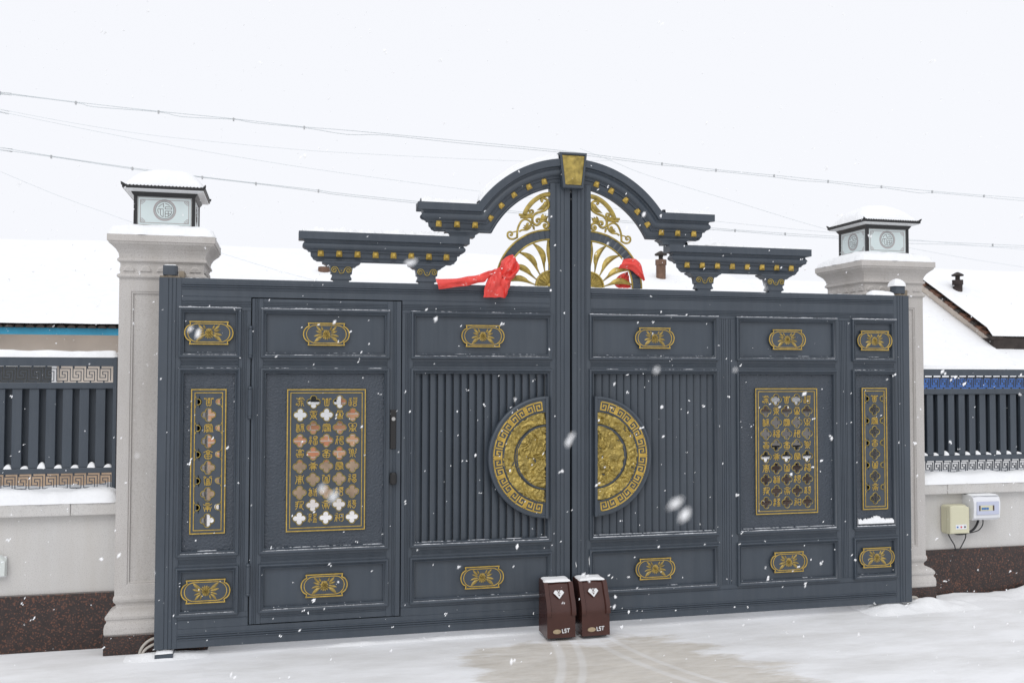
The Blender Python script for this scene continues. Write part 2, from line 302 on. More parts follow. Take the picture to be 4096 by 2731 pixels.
# ornamental seal-script characters, strokes on a 0..10 grid
GL = {
'A': "0.5,9.5 1.5,9 2.5,9 3.5,8 4,10 7.5,10 8.5,8.5 9.5,7.5;4,9 4.5,8 6.5,8 7,9;2,6.5 4,6 8,6.3;1,1.5 .3,2.4 .8,3.4 1.8,3.2 2,2.2 1.2,1.6;2.8,3.5 4.5,5.5 4,2 2.5,.5;6,6 6,.3;6.8,4.6 8.5,1 9,.5;7,3.5 8.3,4.5",
'B': "1.5,9.3 .5,9 .3,8.3 1,8 2.2,8.8 2.6,7 2.6,2.5 3,1 4,.5 4.6,1.2 4.2,2;8.5,9.3 9.5,9 9.7,8.3 9,8 7.8,8.8 7.4,7 7.4,2.5 7,1 6,.5 5.4,1.2 5.8,2;4,9.3 4.5,8.6 6,8.6 6.3,9.6;4,8 6,8 6,6.6 4,6.6 4,8;3.8,5.6 6.2,5.6;3.8,4.4 6.2,4.4;5,6.6 5,3.3;3.7,3.3 6.3,3.3",
'C': "1,9 3.6,9.2;.5,7.6 4,7.8;2.3,7.6 2.2,1;.8,6 .6,1.6 1.4,.8 3.6,.8;3.4,6 3.7,1.6;5.5,9.8 9.5,9.8 9.3,8.6 8,7.8 6,8.4 5.5,9.8;5,7 6,6 9,6.2 9.6,7.5;5,4.8 7,4 9.5,5;6,3.4 5.2,1.6 6,.4 8,.2 9,1.4 8.8,3.2 6,3.4",
'D': "2.5,10 4.5,9.2 6,9.4 7.5,10;.8,9 3,8 7,8 9.2,9.2;5,8 5,7;2,7 1.5,6 2.5,5 3,3.5 2.5,1.5 1.2,.2;8,7 8.5,6 7.5,5 7,3.5 7.5,1.5 8.8,.2;3.5,6.6 6.6,6.6;4,5.4 6,5.4;3.2,4.4 6.8,4.4;4,3.5 4,2.3 5,1.2 6,2.3 6,3.5 4,3.5",
'E': "2.2,9.5 3,9.8 7.4,9.8 8,9.2 7.2,8.4 3,8.4 2.2,9.2;3,8.4 2,7.3 1,6.5 1.2,5.4 2,4.8 2.4,2 2,.4;7.2,8.4 8,7.3 9,6.5 8.8,5.4 8,4.8 7.6,2 8.4,.4;4.2,6.5 5,7 5.8,6.5;3.6,5.8 6.4,5.8;4,5 6,5 6,4.2 4,4.2 4,5;3.4,3.4 6.6,3.4 6.6,.6 3.4,.6 3.4,3.4;5,3.4 5,.6;3.4,2 6.6,2",
'F': "2,10 1,8.2 2,8.6 3.4,8.6 4.2,7.8;1.2,7.2 3.8,7.2 3.8,6 1.2,6 1.2,7.2;1.4,5 1,4.2 1,1.5 2,.3 3.4,.6 4.4,1.8 4.4,4.4 3.4,5 1.4,5;1,3.2 4.4,3.2;2.6,5 2.6,.4;5.4,9.3 9,9.3;5.2,7.8 9.6,7.8;6.4,7.8 6,3 5,1;7.3,7.8 7.3,.4;8.2,7.8 8.8,3 9.6,.8",
'G': "4.8,10 5.4,9.4;.5,.3 1.3,2.5 1.2,7.5 2.2,9 4,9.2 8,9.2 9,7.5 9,2.5 9.7,.5;2.6,8 2.8,6.6 4,6.2 4.4,7.6 3.4,8.3 2.6,8;2.4,5.2 4.4,4;2.6,3.6 2.4,1.6 3.4,.5 4.4,1.6 4.2,3.6;2.4,2.4 4.4,2.4;5,8 7.8,8 7.8,6.6 5,6.6 5,8;5,5.4 8.2,5.4;5.8,5.4 5.4,.6;6.8,5.4 6.8,.6;7.6,5.4 8,.6",
'H': "4,9.5 2.8,10 1.2,9.5 .5,8 1.2,6 2.2,4.5 2.4,2.5 1,.4;6,9.5 7.2,10 8.8,9.5 9.5,8 8.8,6 7.8,4.5 7.6,2.5 9,.4;5,9.8 5,1;3.6,8 6.4,8;3,6.4 7,6.4;4,4.8 3,3.4 4,2.2 5,3 6,2.2 7,3.4 6,4.8;3.4,1 6.6,1",
'I': "1,9.5 3.4,9.5;.5,7.8 3.8,7.8;2.2,7.8 2,.5;1.3,6 .3,2;3,6 3.8,2.6;5.2,9 6.2,9.9 8.6,9.9 9.5,9 9,7 7,6 5.4,6.8 5.2,9;5.8,7 9,9.4;7,6.4 9.2,8;5.4,5 9.3,5 9.3,1.5 8,.4 6.2,.4 5.2,1.5 5.4,5;5.2,2.8 9.3,2.8;7.3,5 7.3,.4",
'J': "1,9.5 4,9.8;2.4,9.6 2.4,.4;1.6,7 1.2,3 .2,.6;3.2,7 3.8,5;5.2,9.5 9.5,9.5;5.4,8.4 5.2,3 6,.6 8,.2 9.2,1.2 9,2.6 7,3;6.2,8.4 9,8.4 9,6 6.2,5.4 6.2,8.4;6.4,6 9,8;6,4.4 9,4.2",
'K': "1,9 2.5,9.3 3.5,8.6 6.5,8.6 7.5,9.3 9.3,8;4,9.8 6,9.9;3.5,7.6 6.5,7.6 6.3,6.3 3.7,6.3 3.5,7.6;1,5.4 2,5 8,5 9,5.4;2.6,5 1,4 1.3,2.8 2.8,3 3.6,4.4;7.4,5 9,4 8.7,2.8 7.2,3 6.4,4.4;5,5 5,.6;3.5,3.4 6.5,3.4;4,1 2.5,2 2.2,.6;6,1 7.5,2 8,.4",
'L': ".3,7.4 2,8 5,9.9 8,8 9.7,7.4;3.4,8 6.6,8;3.4,7 6.6,7;3.4,6 6.6,6;3.4,8 3.4,6;6.6,8 6.6,6;1.4,4.8 1.2,2.5 2.6,.6 5,.2 7.4,.6 8.8,2.5 8.6,4.8 5,5.3 1.4,4.8;1.2,2.9 8.8,2.9;5,5.3 5,.2",
'M': "3.4,9.4 2,10 .8,9.4 1,8.4 2.4,8.2 1.6,6 2,4.6 3.4,4 3.6,2 2,.5;8,9.8 9,9.6 9.4,8.6 8.4,7 9,5.4 7.8,4.4 6.8,4 6.8,2 8.4,.3;5,9.9 5,8.8;4,8.8 6,8.8 6.6,6.4 5.8,4.4 4.2,4.4 3.4,6.4 4,8.8;3.6,7.4 6.4,7.4;3.6,5.8 6.4,5.8;5,4.4 5,.3",
'N': "2.4,9.8 4,8.6 6,8.6 7.6,9.8;4.4,8.6 4.4,6.8;5.6,8.6 5.6,6.8;.5,6 .8,7 2,7.4 8,7.4 9.4,7 9.6,5.8;2,6 8,6;2,4.6 8,4.6 8.4,2;2,4.6 1.4,2;3.6,6 3.6,.4;5,6 5,2;6.4,6 6.4,.4;2.4,3.2 7.6,3.2",
'O': ".5,1 1.4,1.6 1.4,7.5 2.4,9.4 7.6,9.4 8.8,7.5 8.8,1.8 9.8,1;2.4,7.8 2.6,6.4 4.4,6.2 4.2,8 2.4,7.8;5,8 7.8,8 7.8,6.4 5,6.4;2.4,5.2 4,5 7.6,5;2.2,3.6 2.6,1.4 4,.8 5,1.6 4.6,4 3,4.2;5.4,5 5.8,1;6.4,5 6.6,1;7.4,5 7.8,1.6",
'P': ".6,9.8 2,8 2,4 .4,.2;9.4,9.8 8,8 8,4 9.6,.2;3,9.6 7,9.6;2,8 8,8;5,9.6 5,6.4;3.4,7 6.6,7;2,5.8 8,5.8;3.6,5 6.4,5 6.4,3.4 3.6,3.4 3.6,5;3.6,2.4 6.4,2.4 6.4,.5 3.6,.5 3.6,2.4",
'Q': ".5,9.4 2,9.8 3.2,9.2 2.6,8.2 1.2,8 1.4,4 2.2,.4;9.4,9.6 8,9.8 6.8,9.2 7.4,8.2 9,8 8.6,4 7.8,.4;3.6,7.4 6.6,7.4;3.8,6.4 6.4,6.4 6.4,5 3.8,5 3.8,6.4;3.4,4 6.8,4 6.8,.6 3.4,.6 3.4,4;5.1,4 5.1,.6;3.4,2.3 6.8,2.3",
'R': "1.2,9.8 3.4,9.4;.4,7.8 4,8.2;2.4,8 2.2,.6;1.4,6 .4,1;3.2,6 4,3;5.2,9.4 9.4,9.8;5.4,8.4 9,8.4 8.8,6.4 5.6,6.4 5.4,8.4;7.4,5.6 5.2,4 5.2,1.6 7.2,.2 9.2,1.6 9.2,4 7.4,5.6;5.6,4.6 8.8,1.2;8.8,4.6 5.6,1.2",
'S': "2.5,10 .8,7.6 4.2,7.8;1.8,7 3.8,7;1.8,5.8 3.8,5.8;1.8,7 1.8,4.8;3.8,7 3.8,4.8;1,4.6 .6,2 2.4,.3 4.4,2 4.2,4.6 1,4.6;1.2,4 3.8,1.2;3.8,4 1.2,1.2;5,9.6 6.6,8.4;9.4,9.6 7.8,8.4 7.2,.4;5.2,6.6 6.4,7 6.2,1;9.4,6.4 8.4,6.8 9,.4",
'T': "2.4,10 1.6,9 3.2,9 2.4,10;.4,7.8 4,8;2.2,7.8 2,.5;1.4,6 .2,.8;3,6 3.8,3.2;5,9.8 9.6,9.8;5.6,8.8 9,8.8 9,6.2 7.2,5.2 5.6,6.2 5.6,8.8;5.8,6.6 8.8,8.6;7.2,5.2 5.6,3.8 5.8,1 7.4,.2 9,1.4 8.6,4 7.2,5.2",
'U': ".5,9 2.5,9.2 4,10 3.8,8.4 1,7.2;.5,6.2 4,7;2.8,8.6 3,4 1,.6;.4,4 2.4,4.8;4.6,9.6 7.4,10 9.4,9.2 9,7 7,6 5,6.4;5,8.2 7.4,8.6;5.2,5.2 5,2;6.4,5.6 6.2,1.8;7.8,5.8 7.2,3 9.4,.2;4.6,3.6 8,4",
'V': "3,9.8 7,9.8;.5,8.4 2,7.6 4,7 6,7 8,7.6 9.5,8.8;2.6,8.8 7.4,8.8;1,5.6 1.8,3 2.4,.4;9,5.6 8.2,3 7.6,.4;3.4,5.6 6.8,5.6 6.8,2.8 3.4,2.8 3.4,5.6;5,7 5,.3;3.4,4.2 6.8,4.2",
'W': ".8,9.2 2.4,8.4 3.8,9.4;.4,7.4 3.8,7.8;2,7.4 1,5 2.4,3.6 1,1 ;3.4,6.6 2.6,4.6 4,3 3,.6;.4,4.4 .8,3 .2,1.6;5.2,9.6 6.4,8.6;9.4,9.6 8.2,8.6;7.3,9.8 6,7.6 7.3,6.2 8.6,7.6 7.3,9.8;5,6.2 7.3,5 9.6,6.2;5.8,4.2 8.8,4.2 8.6,2.4 7.2,.4 5.8,1 5.6,2.6",
'X': "1,9.8 4,9.8;2.4,9.6 1,8.4 2.6,7.4 3.8,8.4;.4,6.8 4,7;2.2,7 2,.4;1.4,5 .3,1;3,5 3.8,2;5.6,9.8 9.6,9.8;7.6,9.6 6,8.2 7.6,7 9,8.2 7.6,9.6;7.6,7 6,5.4 7.6,4.4 9,5.6;5.2,3.4 9.6,3.4;7.6,4.4 7.6,.6;5.2,.6 9.7,.6;5.8,2.6 6.4,1.4;9.2,2.6 8.6,1.4",
'Y': "1.4,9.8 3.8,9.6;.4,7.6 4.4,8;2.6,8 2.6,.4;1.6,6 1.2,2.6 .2,.4;3.4,6 4.6,3.4;5.6,8.6 5.4,3 6,1;5.8,8.6 9.6,8.6 9.6,2 8.6,.6 7,.6;5.6,4.8 9.4,4.8",
}
def glyph_mesh(code):
    b = MB()
    for st in GL[code].split(';'):
        pts = [tuple(float(q) for q in p.split(',')) for p in st.split()]
        b.stroke([((x-5)*.0056, (z-5)*.0054) for x, z in pts], .0047, .0036, 0)
    return b.mesh('seal_character', GOLD)
GM = {k: glyph_mesh(k) for k in GL}
ROWS = ['ABC', 'DE', 'FGH', 'IJ', 'KLM', 'NO', 'PQR', 'ST', 'UVW', 'XY']

def sq_pt(i, n):   # point on the unit square boundary in direction i/n, corners hit at 45 degrees
    a = i*2*math.pi/n; c, s_ = math.cos(a), math.sin(a); k = 1/max(abs(c), abs(s_)); return c*k, s_*k
def lattice_mesh(b, x0, x1, z0, z1, xs, zs, px, pz, narrow=False):
    """plate with quatrefoil holes on a checkerboard: xs / zs are the column and row centres"""
    yf, yb = .004, .020
    gx0, gx1, gz0, gz1 = xs[0]-px/2, xs[-1]+px/2, zs[-1]-pz/2, zs[0]+pz/2
    if narrow: gx0, gx1 = xs[0]-.0685, xs[0]+.0685
    ring = lambda a, c, d, e, y: [(a, y, d), (c, y, d), (c, y, e), (a, y, e)]
    b.loft([ring(x0, x1, z0, z1, yb), ring(x0, x1, z0, z1, yf), ring(gx0, gx1, gz0, gz1, yf)], 0, cap=False)
    def holed(cx, cz, hx, hz, hole, ox=0):
        n = len(hole); v = []
        for i in range(n):
            sx, sz = sq_pt(i, n); v.append((cx+sx*hx, yf, cz+sz*hz))
        v += [(cx+ox+x, yf, cz+z) for x, z in hole]+[(cx+ox+x, yb, cz+z) for x, z in hole]
        f = [(i, (i+1) % n, n+(i+1) % n, n+i) for i in range(n)]+[(n+i, n+(i+1) % n, 2*n+(i+1) % n, 2*n+i) for i in range(n)]
        b.add(v, f)
    def plain(a, c, d, e): b.add([(a, yf, d), (c, yf, d), (c, yf, e), (a, yf, e)], [(0, 1, 2, 3)])
    for r, zc in enumerate(zs):
        for c, xc in enumerate(xs):
            q = (r+c) % 2 == 1
            if narrow:
                if q:
                    holed(xc, zc, px/2, pz/2, QI)
                    plain(gx0, xc-px/2, zc-pz/2, zc+pz/2); plain(xc+px/2, gx1, zc-pz/2, zc+pz/2)
                else:
                    plain(xc-px/2+.002, xc+px/2-.002, zc-pz/2, zc+pz/2)
                    D = [(max(-.0175, min(.0135, .0175*math.cos(i*2*math.pi/24)*1.0)), .0175*math.sin(i*2*math.pi/24)) for i in range(24)]
                    hw = (.0685-px/2+.002)/2
                    holed(xc-px/2+.002-hw, zc, hw, pz/2, [(-x*.85, z) for x, z in D][::1], 0)
                    holed(xc+px/2-.002+hw, zc, hw, pz/2, [(x*.85, z) for x, z in D], 0)
            elif q: holed(xc, zc, px/2, pz/2, QI)
            else: plain(xc-px/2, xc+px/2, zc-pz/2, zc+pz/2)
    e = .0045
    for k in (e, .0235):
        wd = .0075 if k < .01 else .0055
        b.stroke([(x0+k, z0+k), (x1-k, z0+k), (x1-k, z1-k), (x0+k, z1-k)], wd, .004, yf, 1, closed=True)
XS5 = [-.1596, -.0798, 0, .0798, .1596]; ZS10 = [1.452-.079*i for i in range(10)]; ZS10N = [1.457-.0788*i for i in range(10)]
b = MB(); lattice_mesh(b, -.2405, .2405, .660, 1.533, XS5, ZS10, .0798, .079); LAT_W = b.mesh('lattice_panel', [PAINT, GOLD])
b = MB(); lattice_mesh(b, -.103, .103, .667, 1.535, [0], ZS10N, .0798, .0788, True); LAT_N = b.mesh('lattice_panel', [PAINT, GOLD])
def put_lattice(xc, narrow, parent):
    y = 0.0
    pl = link('lattice_panel', LAT_N if narrow else LAT_W, (xc, y, 0), parent)
    ch = parent if parent.parent else pl          # never a fourth level
    if narrow:
        for r, zc in enumerate(ZS10N):
            if r % 2: link('quatrefoil_rim', RIM, (xc, y+.004, zc), ch)
            else:
                link('seal_character', GM['BGLQV'[r//2]], (xc, y+.004, zc), ch)
                link('half_quatrefoil_rim', HALFRIM_L, (xc+.0545, y+.004, zc), ch); link('half_quatrefoil_rim', HALFRIM_R, (xc-.0545, y+.004, zc), ch)
    else:
        for r, zc in enumerate(ZS10):
            k = 0
            for c, xo in enumerate(XS5):
                if (r+c) % 2: link('quatrefoil_rim', RIM, (xc+xo, y+.004, zc), ch)
                else: link('seal_character', GM[ROWS[r][k]], (xc+xo, y+.004, zc), ch); k += 1
    return pl

# flower medallion: dark plate, gold double outline, gold rose between leaves
FLOWERG = mat('worn_gold_flower', (.37, .265, .07), .4, .3, .5, .45, 45)
def medallion_mesh():
    b = MB(); hw, hh = .1125, .0705; yp = -.004
    arc = []
    z1 = .049; cx = .0985; rr = .0505
    def side(sg):
        out = []
        a0 = math.asin(min(1, z1/ (rr*1.0)))
        for i in range(13):
            a = a0-2*a0*i/12; out.append((sg*(.1125+ (math.cos(a)-math.cos(a0))*.0300/(1-math.cos(a0))), rr*math.sin(a)))
        return out
    right = side(1); left = [(-x, -z) for x, z in right]
    outl = [(-hw, hh), (hw, hh), (hw-.004, .052)]+right+[(hw-.004, -.052), (hw, -hh), (-hw, -hh), (-hw+.004, -.052)]+[(x, z) for x, z in left]+[(-hw+.004, .052)]
    n = len(outl)
    b.loft([[(x, .0155, z) for x, z in outl], [(x, yp, z) for x, z in outl]], 0, cap=False); b.add([(x, yp, z) for x, z in outl]+[(0, yp, 0)], [(i, (i+1) % n, n) for i in range(n)], 0)
    ins = lambda k: [(x*(1-k/.142), z*(1-k/.0705)) for x, z in outl]
    b.stroke(ins(.0035), .0075, .004, yp, 1, closed=True)
    st = [(.066*sg+.055*math.cos(R(a)) , .055*math.sin(R(a))) for sg, rng in ((1, range(-90, 91, 15)), (-1, range(90, 271, 15))) for a in rng]
    b.stroke(st, .0055, .0035, yp, 1, closed=True)
    # rose
    for k in range(9):
        a = k*2*math.pi/9+.2; px, pz = .017*math.cos(a), .016*math.sin(a)+.002
        b.dome([(px+.0080*math.cos(t), pz+.0080*math.sin(t)) for t in [i*math.pi/4 for i in range(8)]], .005, yp, 2)
    for k in range(5):
        a = k*2*math.pi/5; px, pz = .008*math.cos(a), .008*math.sin(a)+.002
        b.dome([(px+.0055*math.cos(t), pz+.0055*math.sin(t)) for t in [i*math.pi/4 for i in range(8)]], .0060, yp-.002, 2)
    b.stroke([((.001+.0009*i)*math.cos(i*.9), .002+(.001+.0009*i)*math.sin(i*.9)) for i in range(14)], .0022, .003, yp-.008, 2)
    for k in range(6):      # lower fringe
        ang = R(-150+k*24); b.dome(leaf(.016, .037, ang, .0050), .004, yp, 2)
    for k in range(3):
        ang = R(66+k*24); b.dome(leaf(.014, .030, ang, .0062), .004, yp, 2)
    for sg in (1, -1):
        for an, l0, l1, wd, bd in ((-27, .026, .090, .0105, -.012), (-6, .024, .078, .0075, -.006), (14, .026, .070, .0060, .004), (31, .030, .080, .0080, .012), (50, .028, .058, .0062, .006)):
            aa = R(an) if sg > 0 else math.pi-R(an)
            b.dome(leaf(l0, l1, aa, wd, bend=bd*sg), .0048, yp, 2)
    return b.mesh('flower_medallion', [PAINT, GOLD, FLOWERG])
def leaf(r0, r1, ang, wd, bend=0):
    out = []; n = 6
    for i in range(n+1):
        t = i/n; r = r0+(r1-r0)*t; out.append((r, wd*math.sin(math.pi*min(1, t*1.02))**.8+bend*t*t))
    for i in range(n-1, 0, -1):
        t = i/n; r = r0+(r1-r0)*t; out.append((r, -wd*math.sin(math.pi*t)**.8+bend*t*t))
    c, s_ = math.cos(ang), math.sin(ang); return [(r*c-q*s_, r*s_+q*c) for r, q in out]
MEDAL = medallion_mesh()
def put_medal(x, z, parent, flip=False):
    o = link('flower_medallion', MEDAL, (x, -.001, z), parent)
    if flip: o.rotation_euler = (0, math.pi, 0); 
    return o
# faceted gold block of the cornice
def block_mesh(wx, wz, d, m=GOLD):
    b = MB(); q = lambda a, c, y: [(-a, y, -c), (a, y, -c), (a, y, c), (-a, y, c)]
    b.loft([q(wx, wz, .004), q(wx, wz, -d*.35), q(wx*.34, wz*.40, -d)], 0); return b.mesh('gold_block', m)
BLOCK = block_mesh(.0182, .0208, .022)
# volute pair
b = MB()
def spiral(cx, cz, r0, turns, a0, sg, n=26): return [(cx+r0*(1-.88*i/n)*math.cos(a0+sg*turns*2*math.pi*i/n), cz+r0*(1-.88*i/n)*math.sin(a0+sg*turns*2*math.pi*i/n)) for i in range(n+1)]
wv = [(0, -.021), (-.012, -.015), (-.020, .004), (-.030, .017)]
L = smooth_path(wv, 4)+spiral(-.0435, .0, .0205, 1.6, R(55), 1)
b.stroke(L, .006, .005, 0); b.stroke([(-x, z) for x, z in L], .006, .005, 0)
b.dome([(.005*math.cos(k*math.pi/4), -.004+.005*math.sin(k*math.pi/4)) for k in range(8)], .005, 0)
VOLUTE = b.mesh('volute_scroll', BRASS, 40)

MOULD = [(0, .006), (.0, -.010), (.003, -.017), (.010, -.019), (.016, -.014), (.019, -.006), (.024, -.003), (.0265, -.007), (.030, -.006), (.033, .001), (.033, .018)]
def moulding(a0, a1, z0, z1, s, parent):
    b = MB(); rings = []
    for i, y in MOULD: rings.append([(s*(a0+i), y, z0+i), (s*(a1-i), y, z0+i), (s*(a1-i), y, z1-i), (s*(a0+i), y, z1-i)])
    b.loft(rings, 0, cap=False); return b.build('moulding', PAINT, parent, 50)
def vboard(a0, a1, z0, z1, s, parent, name, flutes=()):
    """upright board with fine vertical flutes; flutes are positions along a"""
    b = MB(); pr = [(a0, .05), (a0, .002), (a0+.002, 0)]
    for f in sorted(flutes): pr += [(f-.003, 0), (f-.0012, .0032), (f+.0012, .0032), (f+.003, 0)]
    pr += [(a1-.002, 0), (a1, .002), (a1, .05)]
    b.loft([[(s*a, y, z0) for a, y in pr], [(s*a, y, z1) for a, y in pr]]); return b.build(name, PAINT, parent)
def hboard(a0, a1, z0, z1, s, parent, name, flutes=(), ribs=()):
    b = MB(); pr = [(z0, .05), (z0, .002), (z0+.002, 0)]
    ev = sorted([(f, 0) for f in flutes]+[(r, 1) for r in ribs])
    for f, k in ev:
        if k == 0: pr += [(f-.003, 0), (f-.0012, .0032), (f+.0012, .0032), (f+.003, 0)]
        else: pr += [(f-.006, 0), (f-.003, -.006), (f+.003, -.006), (f+.006, 0)]
    pr += [(z1-.002, 0), (z1, .002), (z1, .05)]
    b.loft([[(s*a0, y, z) for z, y in pr], [(s*a1, y, z) for z, y in pr]]); return b.build(name, PAINT, parent)
def flat_panel(a0, a1, z0, z1, s, parent, m=PAINT, hole=None, name='panel'):
    b = MB()
    if not hole: b.box(s*a0, s*a1, .0145, .03, z0, z1)
    else:
        h = hole; rg = lambda q, y: [(s*q[0], y, q[2]), (s*q[1], y, q[2]), (s*q[1], y, q[3]), (s*q[0], y, q[3])]
        o = (a0, a1, z0, z1); b.loft([rg(o, .03), rg(o, .0145), rg(h, .0145), rg(h, .03)], 0, cap=False)
    return b.build(name, m, parent)
COLS = [(.126, 1.058), (1.191, 1.976), (2.091, 2.452)]
ROWZ = [(.183, .476), (.536, 1.661), (1.722, 2.024)]
PROF = [(0, 0), (0, -.047), (-.006, -.049), (-.030, -.051), (-.036, -.058), (-.034, -.066), (-.026, -.074), (-.023, -.084), (-.026, -.094), (-.036, -.103), (-.050, -.108), (-.052, -.112), (-.056, -.113), (-.058, -.121), (-.072, -.123), (-.074, -.148), (-.083, -.158), (-.090, -.170), (-.104, -.175), (-.112, -.180)]
def fr_y(o): return -.040-o*.66      # front of the cornice at outward offset o
def bk_y(o): return .074+o*.66

def build_leaf(s):
    left = s < 0
    root = empty('gate_leaf', (s*2.566, 0, 0), 'left slate blue metal gate leaf with small wicket door and gold keystone' if left else 'right slate blue metal gate leaf without a door, beside the wall boxes', 'gate', 'pair of gate leaves')
    P = lambda *a: None
    # ---- framework
    vboard(2.437, 2.566, 0, 2.2, s, root, 'hinge_stile', (2.512, 2.490, 2.468))
    vboard(.004 if left else .0115, .141, 0, 2.885, s, root, 'meeting_stile', (.045, .071, .097, .106))
    zt0, zb1 = (2.090, .112) if left else (2.009, .198)
    hboard(.141, 2.437, zt0, 2.2, s, root, 'top_rail', () if left else (2.062, 2.052, 2.042, 2.032), (2.165, 2.152, 2.139))
    hboard(.141, 2.437, 0, zb1, s, root, 'bottom_rail', () if left else (.165,), (.052, .065, .078))
    fl = lambda lo, hi: [lo+(hi-lo)*t for t in (.3, .42, .55, .68)]
    if left:
        for a0, a1 in ((.141, 1.113), (2.035, 2.437)):
            hboard(a0, a1, 2.009, 2.090, s, root, 'upper_rail', (2.062, 2.052, 2.042, 2.032)); hboard(a0, a1, .112, .198, s, root, 'lower_rail', (.165,))
        vboard(2.035, 2.106, .198, 2.009, s, root, 'mullion', (2.060, 2.070, 2.080)); vboard(1.043, 1.113, .198, 2.009, s, root, 'mullion', (1.070, 1.080, 1.090))
        mids = [(.141, 1.043), (2.106, 2.437)]
        door = link('wicket_door', None, (s*2.029, 0, .118), root)
        tag(door, 'wicket door set flush into the left leaf, with lock plate and hinges')
        vboard(1.961, 2.029, .118, 2.084, s, door, 'stile', (1.99, 2.0, 2.01)); vboard(1.119, 1.206, .118, 2.084, s, door, 'stile', (1.15, 1.16, 1.17))
        hboard(1.206, 1.961, 2.009, 2.084, s, door, 'rail', (2.06, 2.05, 2.04)); hboard(1.206, 1.961, .118, .198, s, door, 'rail', (.165, .155))
        for z0, z1 in ((.461, .551), (1.646, 1.737)): hboard(1.206, 1.961, z0, z1, s, door, 'rail', fl(z0+.012, z1-.012))
        b = MB()       # black strips put behind the joint round the door as its painted shade
        for bx in ((2.02, 2.045, .10, 2.10), (1.105, 1.128, .10, 2.10), (1.105, 2.045, 2.078, 2.10), (1.105, 2.045, .10, .124)): b.box(s*bx[0], s*bx[1], .0515, .058, bx[2], bx[3])
        b.build('door_joint_shade', BLACK, root)
        for zc, hh in ((1.818, .091), (1.450, .092), (.386, .090)):
            b = MB(); b.tube([(s*2.036, -.010, zc-hh+.012), (s*2.036, -.010, zc+hh-.012)], .0125, 10)
            for e in (-1, 1):
                b.tube([(s*2.036, -.010, zc+e*(hh-.013)), (s*2.036, -.010, zc+e*(hh-.004)), (s*2.036, -.010, zc+e*(hh+.004)), (s*2.036, -.010, zc+e*(hh+.009))], [.009, .014, .011, .003], 10)
            b.build('door_hinge', PAINT, door, 40)
        b = MB(); b.box(s*1.148, s*1.186, -.006, .002, 1.156, 1.402, 0, .003); b.build('lock_plate', BLACK, door)
        b = MB(); b.tube([(s*1.166, -.004, 1.345), (s*1.166, -.014, 1.345)], [.0125, .012], 14); b.build('lock_cylinder', STEEL, door)
        b = MB(); b.box(s*1.146, s*1.186, -.034, .001, .936, 1.010, 0, .007); b.build('handle', BLACK, door)
    else:
        vboard(1.961, 2.106, .198, 2.009, s, root, 'mullion', (2.0, 2.012, 2.024, 2.040, 2.052)); vboard(1.043, 1.206, .198, 2.009, s, root, 'mullion', (1.085, 1.10, 1.115, 1.135, 1.15))
        mids = [(.141, 1.043), (1.206, 1.961), (2.106, 2.437)]; door = root
    for a0, a1 in mids:
        for z0, z1 in ((.461, .551), (1.646, 1.737)): hboard(a0, a1, z0, z1, s, root, 'mid_rail', fl(z0+.012, z1-.012))
    # ---- mouldings, panels, medallions
    for ci, (a0, a1) in enumerate(COLS):
        par = door if ci == 1 else root
        for ri, (z0, z1) in enumerate(ROWZ):
            moulding(a0, a1, z0, z1, s, par); q = (a0+.0151, a1-.0151, z0+.0151, z1-.0151)
            if ri != 1:
                flat_panel(*q, s, par); mc = [.592, 1.5835, 2.2785][ci]; mz = [.330, 0, 1.871][ri]
                put_medal(s*mc, mz, par, left and ci == 2 and ri == 0)
            elif ci == 1: flat_panel(*q, s, par, PAINT_TEX, (1.339, 1.816, .662, 1.531), 'hammered_panel'); put_lattice(s*1.5775, False, par)
            elif ci == 2: flat_panel(*q, s, par, PAINT_TEX, (2.175, 2.375, .669, 1.533), 'hammered_panel'); put_lattice(s*2.275, True, par)
    # ---- curved slats
    b = MB(); n = 7; sec = []
    for i in range(n+1):
        t = R(80)*i/n; sec.append((.0700*math.sin(t), .018+.072*(1-math.cos(t))))
    ring = [(x, y) for x, y in sec]+[(x, y+.0016) for x, y in sec[::-1]]
    b.loft([[(-s*-1*0+(-s)*x, y, .555) for x, y in ring], [((-s)*x, y, 1.642) for x, y in ring]])
    SL = b.mesh('slat', PAINT, 50)
    for k in range(18):
        a = 1.030-k*.0506
        if a > .145: link('slat', SL, (s*a, 0, 0), root)
    # ---- half round medallion with Greek key and cloud relief
    cx, cz, R0 = .163, 1.088, .394
    def hp(r, th, y): return (s*(cx+r*math.sin(th)), y, cz+r*math.cos(th))
    TH = [math.pi*i/48 for i in range(49)]
    b = MB(); prof = [(R0, .016), (R0, -.022), (R0-.006, -.027), (R0-.016, -.027), (R0-.019, -.022), (.300, -.022), (.298, -.027), (.2925, -.027), (.2915, -.012), (.2115, -.012), (.2105, -.024), (.2025, -.024), (.2015, -.012), (.0, -.012)]
    v = []; f = []
    for r, y in prof: v += [hp(r, t, y) for t in TH]
    n = len(TH)
    for k in range(len(prof)-1):
        for i in range(n-1): f.append((k*n+i, k*n+i+1, (k+1)*n+i+1, (k+1)*n+i))
    b.add(v, f); b.box(s*(cx-.003), s*(cx+.014), -.030, .016, cz-R0, cz+R0)
    hm = b.build('half_medallion', PAINT, root, 40)
    NU = 8
    U = [[(.07, .93), (.93, .93)], [(.5, .93), (.5, .05)], [(.07, .93), (.07, .08), (.36, .08), (.36, .60), (.20, .60), (.20, .36)], [(.93, .93), (.93, .08), (.64, .08), (.64, .60), (.80, .60), (.80, .36)]]
    t0, t1 = .095, math.pi-.095
